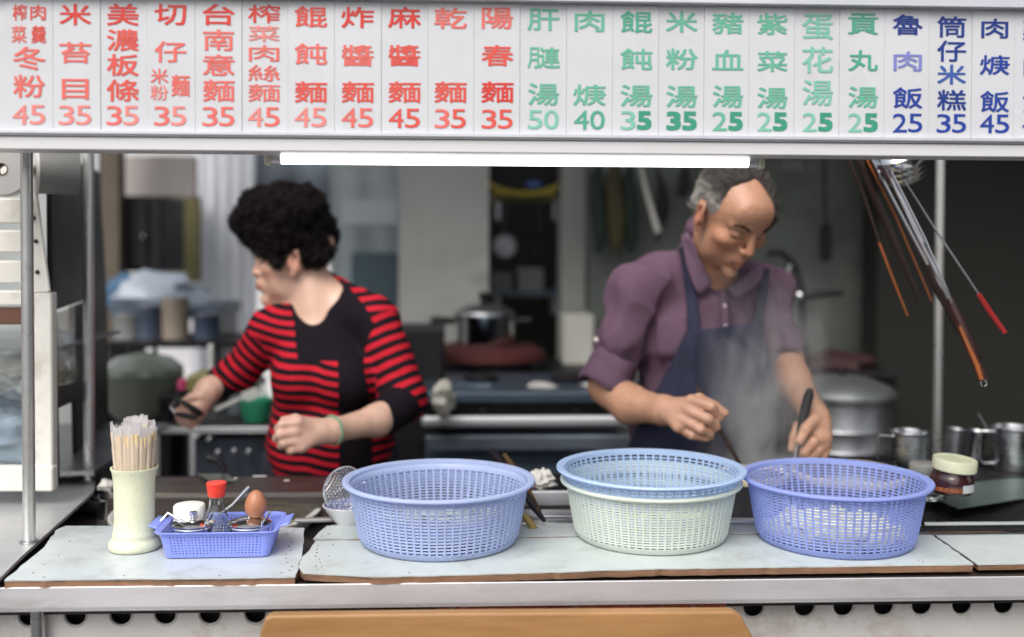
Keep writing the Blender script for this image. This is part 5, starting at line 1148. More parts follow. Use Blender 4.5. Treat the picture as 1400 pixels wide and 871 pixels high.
def finger(pts, r0, r1, k=.004, kroot=.007):
    out = []; n = len(pts)
    for i in range(n - 1):
        ra = r0 + (r1 - r0) * i / (n - 1); rb = r0 + (r1 - r0) * (i + 1) / (n - 1); out.append(cap(pts[i], ra, pts[i + 1], rb, kroot if i == 0 else k))
    return out
def legs(parent, hipc, Ygap, m, shoe):
    x, y = hipc; ps = [ell((x, y, .86), (.155, .12, .11))]
    for s in (-1, 1): ps += [cap((x + s * .085, y, .82), .088, (x + s * .095, y - .01, .48), .062, .03), cap((x + s * .095, y - .01, .48), .060, (x + s * .10, y + .01, .13), .052, .02)]
    v, f = sdf_mesh(ps, .010, cloth_disp(22, .004, 4)); npmesh('trousers', v, f, m, parent)
    for s in (-1, 1):
        v, f = sdf_mesh([cap((x + s * .10, y + .02, .10), .040, (x + s * .105, y - .14, .095), .036, .02), ell((x + s * .105, y - .06, .09), (.045, .13, .028), None, .02)], .008); npmesh('shoe', v, f, shoe, parent)
M_skin = colattr_mat('skin', .40, sss=.10, bump=.45, bscale=300, spec=.5)
M_hair = colattr_mat('hair', .8, bump=0, spec=.15)
M_navytr = mat('navy_trousers', (.02, .022, .035), .85, var=.2); M_shoe = mat('dark_shoe', (.03, .028, .03), .5)
# ============================== the man
YM = 2.5
man = thing('person', 'grey haired man in plum shirt and navy apron bending over the steaming pot', 'person', (P(960, 600, YM).x, YM, .06))
MO = np.array(man.location)
a, p_ = R(21), R(36)
fw = Vector((math.sin(a) * math.cos(p_), -math.cos(a) * math.cos(p_), -math.sin(p_))); up = Vector((math.sin(a) * math.sin(p_), -math.cos(a) * math.sin(p_), math.cos(p_)))
up = (Matrix.Rotation(R(-2), 3, fw) @ up)
HM = Head((0, 0, 0), fw, up, 1.0); ear = V3(P(957, 291, 2.33)); HM.c = ear - HM.M @ V3((.078, -.005, -.005))
fp = HM.face(True)
PM = lambda x, y, Y: V3(P(x, y, Y))
torso = [cap(HM.w((0, -.03, -.04)), .056, PM(968, 392, 2.48), .062, .02), ell(PM(966, 425, 2.53), (.165, .098, .10), None, .04), ell(PM(968, 480, 2.50), (.160, .118, .16), None, .04),
         ell(PM(958, 580, 2.49), (.160, .128, .16), None, .04), ell(PM(955, 690, 2.53), (.155, .13, .15), None, .04),
         cap(PM(950, 368, 2.50), .050, PM(892, 380, 2.49), .050, .03), cap(PM(930, 382, 2.5), .052, PM(868, 398, 2.48), .056, .03), cap(PM(1000, 378, 2.5), .05, PM(1052, 398, 2.52), .052, .03)]
arm1 = [cap(PM(868, 402, 2.48), .038, PM(832, 520, 2.45), .040, .02), cap(PM(830, 530, 2.45), .044, PM(862, 553, 2.37), .042, .02), cap(PM(862, 553, 2.37), .042, PM(908, 561, 2.265), .030, .02)]
arm2 = [cap(PM(1048, 404, 2.52), .036, PM(1070, 486, 2.48), .041, .02), cap(PM(1072, 488, 2.48), .042, PM(1084, 520, 2.42), .039, .02), cap(PM(1084, 520, 2.42), .039, PM(1112, 566, 2.31), .028, .02)]
Mh = lambda x, y, Y: PM(x, y, Y)
hand1 = [cap(Mh(908, 561, 2.265), .029, Mh(922, 562, 2.245), .027, .02)]
for (mx, my, r_) in ((944, 549, .0125), (940, 562, .013), (934, 575, .0125), (927, 584, .012)):
    hand1.append(cap(Mh(914, 563, 2.245), .018, Mh(mx, my, 2.205), r_, .012))
hand1 += finger([Mh(946, 547, 2.203), Mh(973, 556, 2.190), Mh(982, 571, 2.205), Mh(974, 578, 2.228)], .0115, .0088)
hand1 += finger([Mh(942, 561, 2.200), Mh(968, 573, 2.180), Mh(978, 583, 2.196), Mh(968, 588, 2.222)], .0120, .0092)
hand1 += finger([Mh(935, 574, 2.203), Mh(958, 587, 2.186), Mh(970, 592, 2.202), Mh(964, 594, 2.226)], .0115, .0088)
hand1 += finger([Mh(927, 584, 2.212), Mh(946, 595, 2.200), Mh(964, 598, 2.206), Mh(972, 597, 2.222)], .0105, .0078)
hand1 += finger([Mh(926, 553, 2.235), Mh(956, 545, 2.232), Mh(977, 555, 2.222), Mh(991, 565, 2.214)], .0125, .0088, .005, .012)
hand2 = [cap(Mh(1112, 566, 2.31), .027, Mh(1117, 578, 2.295), .028, .02), cap(Mh(1117, 576, 2.30), .026, Mh(1123, 596, 2.285), .024, .015), cap(Mh(1108, 582, 2.29), .018, Mh(1118, 602, 2.275), .018, .012)]
hand2 += finger([Mh(1112, 574, 2.272), Mh(1102, 586, 2.250), Mh(1093, 603, 2.246)], .0135, .0098, .005, .012)
hand2 += finger([Mh(1106, 578, 2.300), Mh(1090, 583, 2.288), Mh(1085, 598, 2.276), Mh(1082, 613, 2.272)], .0110, .0082, .004, .008)
hand2 += finger([Mh(1126, 600, 2.272), Mh(1112, 604, 2.248), Mh(1100, 618, 2.252), Mh(1097, 624, 2.268)], .0118, .0088)
hand2 += finger([Mh(1129, 606, 2.280), Mh(1119, 615, 2.256), Mh(1108, 626, 2.262), Mh(1103, 628, 2.28)], .0112, .0085)
hand2 += finger([Mh(1131, 611, 2.292), Mh(1125, 623, 2.272), Mh(1116, 632, 2.276)], .0102, .0078)
def brow_lines(X):
    L = HM.loc(X); m = smoothstep(.05, .075, L[..., 1]) * smoothstep(.055, .035, np.abs(L[..., 0])) * smoothstep(.030, .040, L[..., 2]) * smoothstep(.085, .070, L[..., 2])
    q = smoothstep(.030, .044, L[..., 0].__abs__()) * smoothstep(.066, .05, L[..., 0].__abs__()) * smoothstep(.022, .012, np.abs(L[..., 2])) * smoothstep(.03, .05, L[..., 1])
    return .0007 * m * np.maximum(0, np.sin(L[..., 2] * 640 + 1.2 * np.sin(L[..., 0] * 60))) ** 3 + .0006 * q * np.maximum(0, np.sin(L[..., 2] * 900 + np.abs(L[..., 0]) * 350)) ** 2 + .0004 * np.sin(X[..., 0] * 310) * np.sin(X[..., 1] * 290) * np.sin(X[..., 2] * 330)
v, f = sdf_mesh(fp + torso[:1] + inflate(torso[1:], -.014) + arm1 + arm2 + hand1 + hand2, .0021, brow_lines)
c = skin_cols(v, HM, (.47, .245, .155), True)
hd = np.minimum(np.linalg.norm(v - Mh(940, 565, 2.2), axis=1), np.linalg.norm(v - Mh(1115, 600, 2.27), axis=1)); m_ = smoothstep(.10, .03, hd)[:, None] * .5
c = c * (1 - m_) + V3((.62, .33, .25)) * m_
am = (smoothstep(2.44, 2.3, v[:, 1]) * (v[:, 2] < PM(900, 480, 2.4)[2]))[:, None] * .55; c = c * (1 - am) + V3((.60, .35, .23)) * am
body = npmesh('body', v, f, M_skin, None, {'Col': c})
def parent_keep(o, par):
    o.parent = par; o.matrix_parent_inverse = Matrix.Translation(-Vector(par.location))
parent_keep(body, man)
# hair cap with a receding line
def hairmask(L):
    d = L - V3((0, -.012, .03)); r_ = np.linalg.norm(d, axis=-1); e = np.degrees(np.arcsin(np.clip(d[..., 2] / r_, -1, 1))); az = np.degrees(np.arctan2(np.abs(d[..., 0]), d[..., 1])) + 38 * smoothstep(.0, -.03, d[..., 0]) * smoothstep(-12, 4, e)
    az0 = np.interp(e, [-40, -28, -20, -8, 6, 22, 42, 52, 60, 66, 70, 90], [112, 90, 64, 58, 54, 55, 51, 40, 20, 0, 0, 0])
    m = (az0 - az) * .0014; m = np.maximum(m, (-38 - e) * .0014)
    earz = np.where(np.abs(d[..., 0]) > .05, .026 - np.sqrt((d[..., 1] - .004) ** 2 + ((d[..., 2] + .040) * .8) ** 2), -1); m = np.maximum(m, earz)
    return m
hp = inflate([fp[0], fp[1], fp[6]], .0060) + [HM.E((-.012, -.012, .040), (.082, .092, .074), .01)] + [HM.E((0, -.04, -.02), (.066, .066, .062), .03)]
hv, hf = sdf_mesh(hp, .0028, lambda X: .0055 * np.clip((hairmask(HM.loc(X)) + .016) / .016, 0, 1) + .0012 * np.sin(X[..., 0] * 330 + 3 * np.sin(X[..., 2] * 120)) + .001 * np.sin(X[..., 2] * 260 + X[..., 1] * 200), lambda X: hairmask(HM.loc(X)))
def mancol(p, rs=None):
    L = HM.loc(np.atleast_2d(p)); side = smoothstep(.035, .066, np.abs(L[:, 0])) * smoothstep(.075, .03, L[:, 2]); t = side * .9 + .05
    if rs is not None: t = np.clip(t + rs.uniform(-.35, .35), 0, 1)
    c = V3((.030, .024, .022)) * (1 - t[:, None] if hasattr(t, 'shape') and t.ndim else 1 - t) + V3((.36, .345, .32)) * (t[:, None] if hasattr(t, 'shape') and t.ndim else t)
    return c if len(c) > 1 else c[0]
hn = vnormals(hv, hf); outer = hairmask(HM.loc(hv)) < .002
def manflow(p, rs):
    L = HM.loc(np.array(p)[None])[0]; d = V3((.55 * np.sign(L[0]) if L[2] > .06 else 0, -.9, -.55 if L[2] < .08 else -.05)) + rs.normal(size=3) * .16; return HM.M @ d
ov, on = hv[outer], hn[outer]
st = strands(ov, on, manflow, 9000, .026, .0009, lambda p, rs: mancol(p, rs), seed=3, lift=.10)
o = hair_obj('hair', hv, hf, np.array([mancol(x) for x in hv]), st, M_hair, None); parent_keep(o, man)
# eyebrows
for s in (1, -1):
    b = []; fc = []; cc = []
    for i in range(170):
        u = RNG.uniform(0, 1); L = V3((s * (.016 + .030 * u), .0985 - .020 * u ** 1.6, .0225 + .006 * math.sin(u * 2.6) + RNG.uniform(-.0028, .0028))); L[1] += .0035; p = HM.w(L); d = HM.M @ V3((s * .0085, -.003, .0015 - .003 * u)); up_ = HM.M @ V3((0, .0010, .0006))
        k = len(b); b += [p - up_, p + up_, p + d + up_ * .3, p + d - up_ * .3]; fc.append((k, k + 1, k + 2, k + 3)); cc += [(.03, .022, .02)] * 4
    o = npmesh('eyebrow', np.array(b), np.array(fc), M_hair, None, {'Col': np.array(cc, float)}); parent_keep(o, man)
# shirt
M_plum = mat('plum_shirt_cloth', (.105, .054, .090), .8, var=.14, vscale=14, bump=.35, bscale=500)
SR = .008
sh = inflate(torso[1:], SR) + [cap(PM(870, 402, 2.475), .057, PM(850, 468, 2.455), .061, .03), cap(PM(850, 468, 2.455), .060, PM(838, 505, 2.45), .053, .02),
      cap(PM(1046, 400, 2.52), .060, PM(1062, 462, 2.49), .054, .03), cap(HM.w((0, -.045, -.085)), .056, PM(966, 398, 2.49), .075, .02)]
cuts = [cap(PM(986, 372, 2.40), .020, PM(990, 398, 2.34), .010, .01, True), cap(HM.w((0, .038, -.09)), .056, HM.w((0, .008, -.13)), .044, .01, True)]
sh_all = sh + cuts
v, f = sdf_mesh(sh_all, .0045, cloth_disp(52, .0135, 12)); o = npmesh('shirt', v, f, M_plum, None); parent_keep(o, man)
# rolled cuffs
def cuff(A, B_, ra, rb, sd):
    A, B_ = Vector(A), Vector(B_); d = (B_ - A); L_ = d.length; q = d.to_track_quat('Z', 'Y').to_matrix(); n = 48; pr = [(.94, 0), (1.0, .05), (1.02, .3), (1.0, .5), (1.03, .56), (1.05, .8), (1.04, .97), (.98, 1.0), (.90, .97), (.88, .6)]
    vs = []
    for i in range(n):
        an = 2 * PI * i / n; w_ = 1 + .07 * math.sin(2 * an + sd) + .04 * math.sin(5 * an + sd * 2)
        for (k, u) in pr: r_ = (ra + (rb - ra) * u) * k * w_; vs.append(A + q @ Vector((r_ * math.cos(an), r_ * math.sin(an), u * L_ + .004 * math.sin(3 * an + sd))))
    m = len(pr); fs = [(i * m + k, ((i + 1) % n) * m + k, ((i + 1) % n) * m + k + 1, i * m + k + 1) for i in range(n) for k in range(m - 1)]
    o = MB().add(vs, fs).build('rolled_cuff', M_plum, None, smooth=True); o.data.set_sharp_from_angle(angle=PI); parent_keep(o, man)
cuff(PM(843, 488, 2.45), PM(824, 530, 2.44), .058, .064, 1.0); cuff(PM(1063, 450, 2.49), PM(1071, 482, 2.48), .050, .054, 2.2)
def flap(ps, poly, y0, off, m, name, par, th=.0025):
    pts = [surf(ps, x, y, y0, off) for x, y in poly]; n = len(pts); c = sum(pts, Vector()) / n
    vs = pts + [c + Vector((0, -.004, 0))]; o = MB().add(vs, [(i, (i + 1) % n, n) for i in range(n)]).build(name, m, None, smooth=True); o.data.set_sharp_from_angle(angle=PI)
    s = o.modifiers.new('t', 'SOLIDIFY'); s.thickness = th; sb = o.modifiers.new('s', 'SUBSURF'); sb.subdivision_type = 'SIMPLE'; sb.levels = 1; parent_keep(o, par); return o
M_collar = mat('plum_collar_cloth', (.15, .088, .135), .8, var=.12, vscale=16, bump=.3, bscale=500)
flap(sh, [(932, 322), (940, 318), (948, 330), (955, 350), (965, 370), (974, 386), (966, 398), (955, 404), (946, 385), (938, 358)], 2.45, .014, M_collar, 'collar', man)
flap(sh, [(1034, 362), (1044, 368), (1040, 384), (1024, 398), (1006, 408), (1000, 402), (994, 394), (1012, 384), (1024, 372)], 2.45, .014, M_collar, 'collar', man)
o = patch(sh, lerprows([((984, 398), (993, 396)), ((987, 430), (997, 430)), ((988, 470), (999, 470))], 10), 2.45, .010, 'placket', M_plum, None, 3); parent_keep(o, man)
for (x, y) in ((991, 418), (992, 446)):
    o = MB().lathe([(0, .0025), (.005, .002), (.0055, 0)], surf(sh, x, y, 2.45, .0135), n=12, rotm=Matrix.Rotation(PI / 2, 3, 'X')).build('button', mat('shell_button', (.42, .36, .38), .3), None, smooth=True); parent_keep(o, man)
o = MB().lathe([(0, .0025), (.005, .002), (.0055, 0)], surf(sh, 815, 464, 2.45, .008), n=12, rotm=Matrix.Rotation(PI / 2, 3, 'X')).build('button', mat('pale_button', (.70, .66, .60), .3), None, smooth=True); parent_keep(o, man)
o = patch(sh, lerprows([((900, 436), (938, 432)), ((898, 450), (940, 446)), ((896, 490), (936, 492))], 8), 2.45, .008, 'chest_pocket', M_plum, None, 6); parent_keep(o, man)
# apron
M_navy = mat('navy_apron_cloth', (.014, .016, .042), .85, var=.2, vscale=7, bump=.35, bscale=350)
tor = inflate(torso[1:5], SR + .004)
K = [((938, 452), (1040, 440)), ((932, 462), (1044, 462)), ((918, 492), (1050, 490)), ((902, 520), (1056, 520)), ((884, 555), (1060, 552)), ((866, 590), (1064, 585)), ((852, 625), (1066, 620)), ((846, 670), (1066, 670)), ((845, 720), (1066, 720))]
o = patch(tor, lerprows(K, 40), 2.5, .010, 'apron', M_navy, None, 34, .0025, wob=.016, seed=4); parent_keep(o, man)
o = patch(sh, lerprows([((929, 338), (942, 336)), ((931, 350), (945, 346)), ((935, 385), (950, 382)), ((939, 420), (954, 418)), ((942, 462), (960, 460))], 26), 2.45, .010, 'apron_strap', M_navy, None, 4, .0025); parent_keep(o, man)
o = patch(sh, lerprows([((1040, 366), (1052, 368)), ((1036, 400), (1049, 402)), ((1030, 445), (1044, 448))], 16), 2.45, .009, 'apron_strap', M_navy, None, 4, .0025); parent_keep(o, man)
lg = bpy.data.objects.new('trousers_root', None) if 0 else None
def add_legs(person, m):
    before = set(sc.objects); legs(None, (person.location.x, person.location.y + .02), 0, m, M_shoe)
    for o in set(sc.objects) - before: parent_keep(o, person)
add_legs(man, mat('black_trousers', (.02, .018, .022), .85, var=.2))
# what he holds
t = thing('cooking_chopsticks', 'long dark cooking chopsticks in his right fist, dipping behind the sky blue basket', 'chopsticks', (0, 0, 0))
for k in range(2):
    dx = .004 * k; MB().tube([P(952, 530, 2.245) + Vector((dx, 0, 0)), P(975, 572, 2.222) + Vector((dx, 0, 0)), P(1010, 634, 2.20) + Vector((dx, .004 * k, 0))], [.0042, .0042, .003], n=8).build('stick', mat('dark_stick', (.035, .018, .014), .4), t, smooth=True)
t = thing('soup_ladle', 'ladle with a thick black handle held upright in his left hand', 'ladle', (0, 0, 0))
MB().tube([P(*q) for q in ((1108, 531, 2.270), (1106, 540, 2.269), (1101, 560, 2.268), (1096, 580, 2.268), (1091, 604, 2.266))], [.006, .0105, .0115, .009, .006], n=16).build('handle', M_blackplastic, t, smooth=True)
MB().tube([P(1091, 600, 2.266), P(1084, 640, 2.26)], .003).build('stem', M_steel, t, smooth=True)
MB().lathe([(.038, 0), (.034, -.016), (.02, -.028), (0, -.03), (0, -.028), (.02, -.026), (.033, -.015), (.036, 0)], P(1084, 640, 2.26) + Vector((-.03, -.0, 0)), n=28, closed=True).build('bowl', M_steel, t, smooth=True)

# ============================== the woman
YW = 2.62
wom = thing('person', 'woman with short black curly hair in a red and black striped top', 'person', (P(452, 600, YW).x, YW, .06))
HW = Head((0, 0, 0), (-.985, -.12, -.06), (-.06, .02, .99), .93); earw = V3(P(404, 357, 2.575)); HW.c = earw - HW.M @ V3((-.078, -.005, -.005))
fpw = HW.face(False)
wt = [cap(HW.w((0, -.03, -.045)), .050, PM(432, 425, 2.64), .056, .02), ell(PM(438, 462, 2.66), (.115, .08, .085), None, .03), ell(PM(446, 515, 2.63), (.130, .105, .15), None, .04),
      ell(PM(452, 605, 2.61), (.148, .125, .15), None, .04), ell(PM(456, 700, 2.63), (.160, .14, .16), None, .04),
      cap(PM(412, 425, 2.65), .045, PM(372, 452, 2.64), .047, .03), cap(PM(438, 400, 2.66), .050, PM(505, 432, 2.62), .046, .03), cap(PM(470, 428, 2.63), .045, PM(512, 440, 2.61), .048, .03),
      ell(PM(408, 520, 2.54), (.055, .055, .055), None, .04), ell(PM(474, 522, 2.53), (.058, .055, .055), None, .04)]
wa1 = [cap(PM(514, 442, 2.60), .047, PM(556, 548, 2.52), .040, .02), cap(PM(556, 550, 2.52), .040, PM(515, 575, 2.43), .0345, .02), cap(PM(515, 575, 2.43), .0345, PM(455, 589, 2.335), .0255, .02)]
wa2 = [cap(PM(370, 455, 2.64), .045, PM(326, 508, 2.66), .036, .02), cap(PM(326, 508, 2.66), .036, PM(284, 533, 2.60), .027, .02)]
wh1 = [cap(Mh(455, 589, 2.335), .0255, Mh(440, 590, 2.32), .026, .02)]
for (mx, my) in ((408, 577), (405, 590), (407, 602), (413, 611)): wh1.append(cap(Mh(438, 590, 2.32), .021, Mh(mx, my, 2.285), .0125, .012))
wh1 += finger([Mh(408, 577, 2.285), Mh(386, 581, 2.278), Mh(381, 586, 2.298), Mh(392, 588, 2.312)], .0112, .0085)
wh1 += finger([Mh(405, 590, 2.282), Mh(383, 594, 2.272), Mh(379, 599, 2.294), Mh(392, 600, 2.308)], .0115, .0088)
wh1 += finger([Mh(407, 602, 2.284), Mh(388, 606, 2.274), Mh(385, 609, 2.296), Mh(396, 610, 2.308)], .0108, .0082)
wh1 += finger([Mh(413, 611, 2.288), Mh(398, 615, 2.282), Mh(396, 616, 2.302), Mh(404, 614, 2.312)], .0098, .0075)
wh1 += finger([Mh(428, 580, 2.315), Mh(404, 573, 2.312), Mh(388, 575, 2.320)], .0125, .0092, .005, .012)
wh2 = [cap(Mh(284, 533, 2.60), .026, Mh(277, 545, 2.585), .025, .02), cap(Mh(279, 543, 2.585), .024, Mh(272, 563, 2.57), .019, .015), cap(Mh(275, 545, 2.58), .021, Mh(262, 553, 2.565), .015, .012)]
wh2 += finger([Mh(275, 541, 2.565), Mh(262, 543, 2.553), Mh(250, 550, 2.553)], .0118, .0085, .005, .012)
wh2 += finger([Mh(272, 556, 2.556), Mh(257, 558, 2.543), Mh(243, 562, 2.553)], .0112, .0085)
wh2 += finger([Mh(272, 563, 2.556), Mh(257, 567, 2.543), Mh(244, 569, 2.555)], .0112, .0085)
wh2 += finger([Mh(272, 569, 2.560), Mh(258, 575, 2.547), Mh(246, 575, 2.560)], .0108, .0082)
wh2 += finger([Mh(271, 574, 2.566), Mh(261, 581, 2.555), Mh(251, 580, 2.566)], .0098, .0075)
wbody = fpw + wt[:1] + inflate(wt[1:], -.004) + wa1 + wa2 + wh1 + wh2
v, f = sdf_mesh(wbody, .0023)
c = skin_cols(v, HW, (.66, .42, .32), False); hd = np.minimum(np.linalg.norm(v - Mh(395, 595, 2.29), axis=1), np.linalg.norm(v - Mh(262, 565, 2.56), axis=1)); m_ = smoothstep(.09, .03, hd)[:, None] * .5
c = c * (1 - m_) + V3((.68, .40, .32)) * m_
o = npmesh('body', v, f, M_skin, None, {'Col': c}); parent_keep(o, wom)
# hair: loose dark curls
hwp = [ell(PM(432, 322, 2.68), (.046, .07, .062), None, .02), ell(PM(386, 310, 2.64), (.099, .094, .083), None, .02), ell(PM(340, 303, 2.64), (.038, .070, .038), None, .02), ell(PM(424, 325, 2.66), (.050, .078, .066), None, .02), ell(PM(430, 347, 2.63), (.034, .06, .032), None, .02),
       cap(PM(372, 338, 2.575), .022, PM(379, 356, 2.570), .011, .015), ell(PM(398, 288, 2.63), (.085, .09, .062), None, .02), ell(PM(365, 282, 2.62), (.06, .07, .045), None, .02)]
hwc = [cap(PM(340, 372, 2.70), .050, PM(340, 362, 2.50), .034, .010, True), ell(PM(402, 362, 2.55), (.020, .05, .026), None, .008, True)]
def wdisp(X): return .006 * np.sin(X[..., 0] * 85 + 1.7 * np.sin(X[..., 1] * 60 + 1)) * np.sin(X[..., 2] * 95 + X[..., 1] * 40) + .0065 * np.sin(X[..., 0] * 210 + 2.5 * np.sin(X[..., 2] * 130)) * np.sin(X[..., 2] * 230 + 2 * np.sin(X[..., 1] * 120) + X[..., 1] * 90) + .004 * (np.sin(X[..., 0] * 150 + 2 * np.sin(X[..., 1] * 90)) * np.sin(X[..., 2] * 140 + 2 * np.sin(X[..., 0] * 80)) ) + .003 * np.sin(X[..., 0] * 260 + X[..., 1] * 210) * np.sin(X[..., 2] * 290)
hv, hf = sdf_mesh(hwp + hwc, .0035, wdisp); hn = vnormals(hv, hf)
st = strands(hv, hn, lambda p, rs: rs.normal(size=3), 32000, .019, .0011, lambda p, rs: V3((.016, .012, .013)) * rs.uniform(.4, 1.5), curl=.0085, seed=8, segs=5, lift=.6)
o = hair_obj('hair', hv, hf, np.tile(V3((.012, .009, .010)), (len(hv), 1)), st, M_hair, None); parent_keep(o, wom)
for s in (-1,):
    b = []; fc = []; cc = []
    for i in range(70):
        u = RNG.uniform(0, 1); p = HW.w(V3((s * (.016 + .030 * u), .0985 - .020 * u ** 1.6, .0225 + .006 * math.sin(u * 2.6) + RNG.uniform(-.0015, .0015)))); d = HW.M @ V3((s * .008, -.003, .001)); up_ = HW.M @ V3((0, .0006, .0003))
        k = len(b); b += [p - up_, p + up_, p + d + up_ * .3, p + d - up_ * .3]; fc.append((k, k + 1, k + 2, k + 3)); cc += [(.02, .014, .014)] * 4
    o = npmesh('eyebrow', np.array(b), np.array(fc), M_hair, None, {'Col': np.array(cc, float)}); parent_keep(o, wom)
# striped top
SW = .009
ws = inflate(wt[1:], SW) + [cap(PM(514, 444, 2.60), .058, PM(554, 545, 2.525), .054, .025), cap(PM(554, 547, 2.525), .052, PM(524, 572, 2.45), .045, .02),
      cap(PM(370, 457, 2.64), .056, PM(328, 506, 2.66), .047, .025), cap(PM(328, 506, 2.66), .046, PM(303, 522, 2.63), .040, .015)]
wcut = [cap(PM(420, 380, 2.66), .040, PM(425, 424, 2.56), .036, .012, True), cap(PM(432, 385, 2.60), .062, PM(428, 410, 2.50), .045, .012, True), cap(PM(466, 384, 2.60), .018, PM(440, 425, 2.54), .02, .01, True)]
v, f = sdf_mesh(ws + wcut, .0036, cloth_disp(30, .0055, 33))
px, py = project(v)
ax1, bx1 = PM(505, 425, 2.60), PM(556, 548, 2.52); ax2, bx2 = PM(372, 452, 2.64), PM(303, 525, 2.65)
def along(X, a, b): d = b - a; return (X - a) @ d / np.linalg.norm(d)
per = .0312
dT = sdf_of(inflate(wt[1:], SW), v); dA1 = sdf_of(ws[-4:-2], v); dA2 = sdf_of(ws[-2:], v)
sc0 = v[:, 2] + .16 * (v[:, 0] - PM(452, 600, YW)[0]) * (v[:, 0] < PM(452, 600, YW)[0]) + .004 * np.sin(v[:, 0] * 40)
s1 = along(v, ax1, bx1) + .16 * (v[:, 1] - 2.58); s2 = along(v, ax2, bx2)
isA1 = (dA1 < dT - .004) & (px > 490); isA2 = (dA2 < dT - .004) & (px < 400)

# mesh faces across a seam interpolate: keep each region its own attribute and blend masks instead
def inpoly(poly, x, y):
    ins = np.zeros(len(x), bool); n = len(poly)
    for i in range(n):
        x0, y0 = poly[i]; x1, y1 = poly[(i + 1) % n]; m = ((y0 > y) != (y1 > y)); t = np.where(m, (x1 - x0) * (y - y0) / ((y1 - y0) if y1 != y0 else 1e-9) + x0, 0); ins ^= m & (x < t)
    return ins
blk = inpoly([(390, 392), (402, 440), (404, 470), (408, 500), (410, 494), (462, 494), (464, 700), (512, 700), (508, 560), (497, 500), (500, 470), (512, 444), (500, 420), (468, 380), (455, 360)], px, py) & (v[:, 1] < 2.64)
fore1 = isA1 & (sdf_of([ws[-3]], v) < sdf_of([ws[-4]], v)) & (v[:, 1] < 2.50)
cuff2 = isA2 & (s2 > along(PM(312, 517, 2.65)[None], ax2, bx2)[0])
pl_ = blk.astype(float); cu = (fore1 | cuff2).astype(float)
def soften(a):
    a = a.astype(float)
    for _ in range(5):
        acc = np.zeros(len(a)); cnt = np.zeros(len(a)); fa = a[f].mean(1)
        for k in range(4): np.add.at(acc, f[:, k], fa); np.add.at(cnt, f[:, k], 1)
        a = acc / np.maximum(cnt, 1)
    return a
m = bpy.data.materials.new('striped_knit'); m.use_nodes = True; ntt = m.node_tree; L_ = ntt.links; bs = ntt.nodes['Principled BSDF']; bs.inputs['Roughness'].default_value = .85; bs.inputs['Sheen Weight'].default_value = 0
def An(n_): a_ = ntt.nodes.new('ShaderNodeAttribute'); a_.attribute_name = n_; return a_.outputs['Fac']
def Mth(op, a_, b_=None, c_=None):
    n_ = ntt.nodes.new('ShaderNodeMath'); n_.operation = op
    for i, q in enumerate((a_, b_, c_)):
        if q is None: continue
        if isinstance(q, (int, float)): n_.inputs[i].default_value = q
        else: L_.new(q, n_.inputs[i])
    return n_.outputs[0]
tcn = ntt.nodes.new('ShaderNodeTexCoord'); nz = ntt.nodes.new('ShaderNodeTexNoise'); nz.inputs['Scale'].default_value = 16; L_.new(tcn.outputs['Object'], nz.inputs[0])
def stripes(attr): cc = Mth('ADD', An(attr), Mth('MULTIPLY', Mth('SUBTRACT', nz.outputs[0], .5), .35)); return Mth('LESS_THAN', Mth('FRACT', cc), .47)
sT, sA, sB = stripes('st'), stripes('sa'), stripes('sb')
mA = Mth('GREATER_THAN', An('ma'), .5); mB = Mth('GREATER_THAN', An('mb'), .5); mP = Mth('GREATER_THAN', An('mp'), .5)
s_ = Mth('ADD', Mth('MULTIPLY', sT, Mth('SUBTRACT', 1, mA)), Mth('MULTIPLY', sA, mA)); s_ = Mth('ADD', Mth('MULTIPLY', s_, Mth('SUBTRACT', 1, mB)), Mth('MULTIPLY', sB, mB)); s_ = Mth('MULTIPLY', s_, Mth('SUBTRACT', 1, mP))
mx = ntt.nodes.new('ShaderNodeMix'); mx.data_type = 'RGBA'; L_.new(s_, mx.inputs[0]); mx.inputs[6].default_value = (.008, .0055, .009, 1); mx.inputs[7].default_value = (.52, .014, .030, 1); bs.inputs['Specular IOR Level'].default_value = .15
n3 = ntt.nodes.new('ShaderNodeTexNoise'); n3.inputs['Scale'].default_value = 420; L_.new(tcn.outputs['Object'], n3.inputs[0]); bp = ntt.nodes.new('ShaderNodeBump'); bp.inputs['Strength'].default_value = .4; bp.inputs['Distance'].default_value = .001; L_.new(n3.outputs[0], bp.inputs['Height']); L_.new(bp.outputs[0], bs.inputs['Normal'])
L_.new(mx.outputs[2], bs.inputs['Base Color'])
o = npmesh('striped_top', v, f, m, None, {'st': sc0 / .0238, 'sa': s1 / .0275, 'sb': s2 / .0225, 'ma': soften(isA1), 'mb': soften(isA2), 'mp': soften(np.maximum(pl_, cu))}); parent_keep(o, wom)
add_legs(wom, M_navytr)
# bangle and held tool
q0, q1 = Vector(Mh(452, 589, 2.33)), Vector(Mh(500, 578, 2.41)); d = (q1 - q0).normalized(); qm = d.to_track_quat('Z', 'Y').to_matrix()
o = MB().tube([q0 + d * .006 + qm @ Vector((.0315 * math.cos(a), .0315 * math.sin(a), 0)) for a in np.linspace(0, 2 * PI, 44, endpoint=False)], .0032, n=10, closed=True).build('jade_bangle', mat('jade_green', (.22, .42, .28), .25, translucent=.2), None, smooth=True); tag(o, 'pale jade green bangle on her wrist', 'bangle')
t = thing('scissors', 'black handled scissors held in her right hand', 'scissors', (0, 0, 0))
MB().tube([P(241, 545, 2.535), P(252, 551, 2.528), P(266, 560, 2.532), P(276, 566, 2.545)], [.004, .0065, .0075, .006], n=12).build('upper_handle', M_blackplastic, t, smooth=True)
MB().tube([P(240, 566, 2.535), P(254, 568, 2.526), P(270, 571, 2.535)], [.004, .007, .006], n=12).build('lower_handle', M_blackplastic, t, smooth=True)
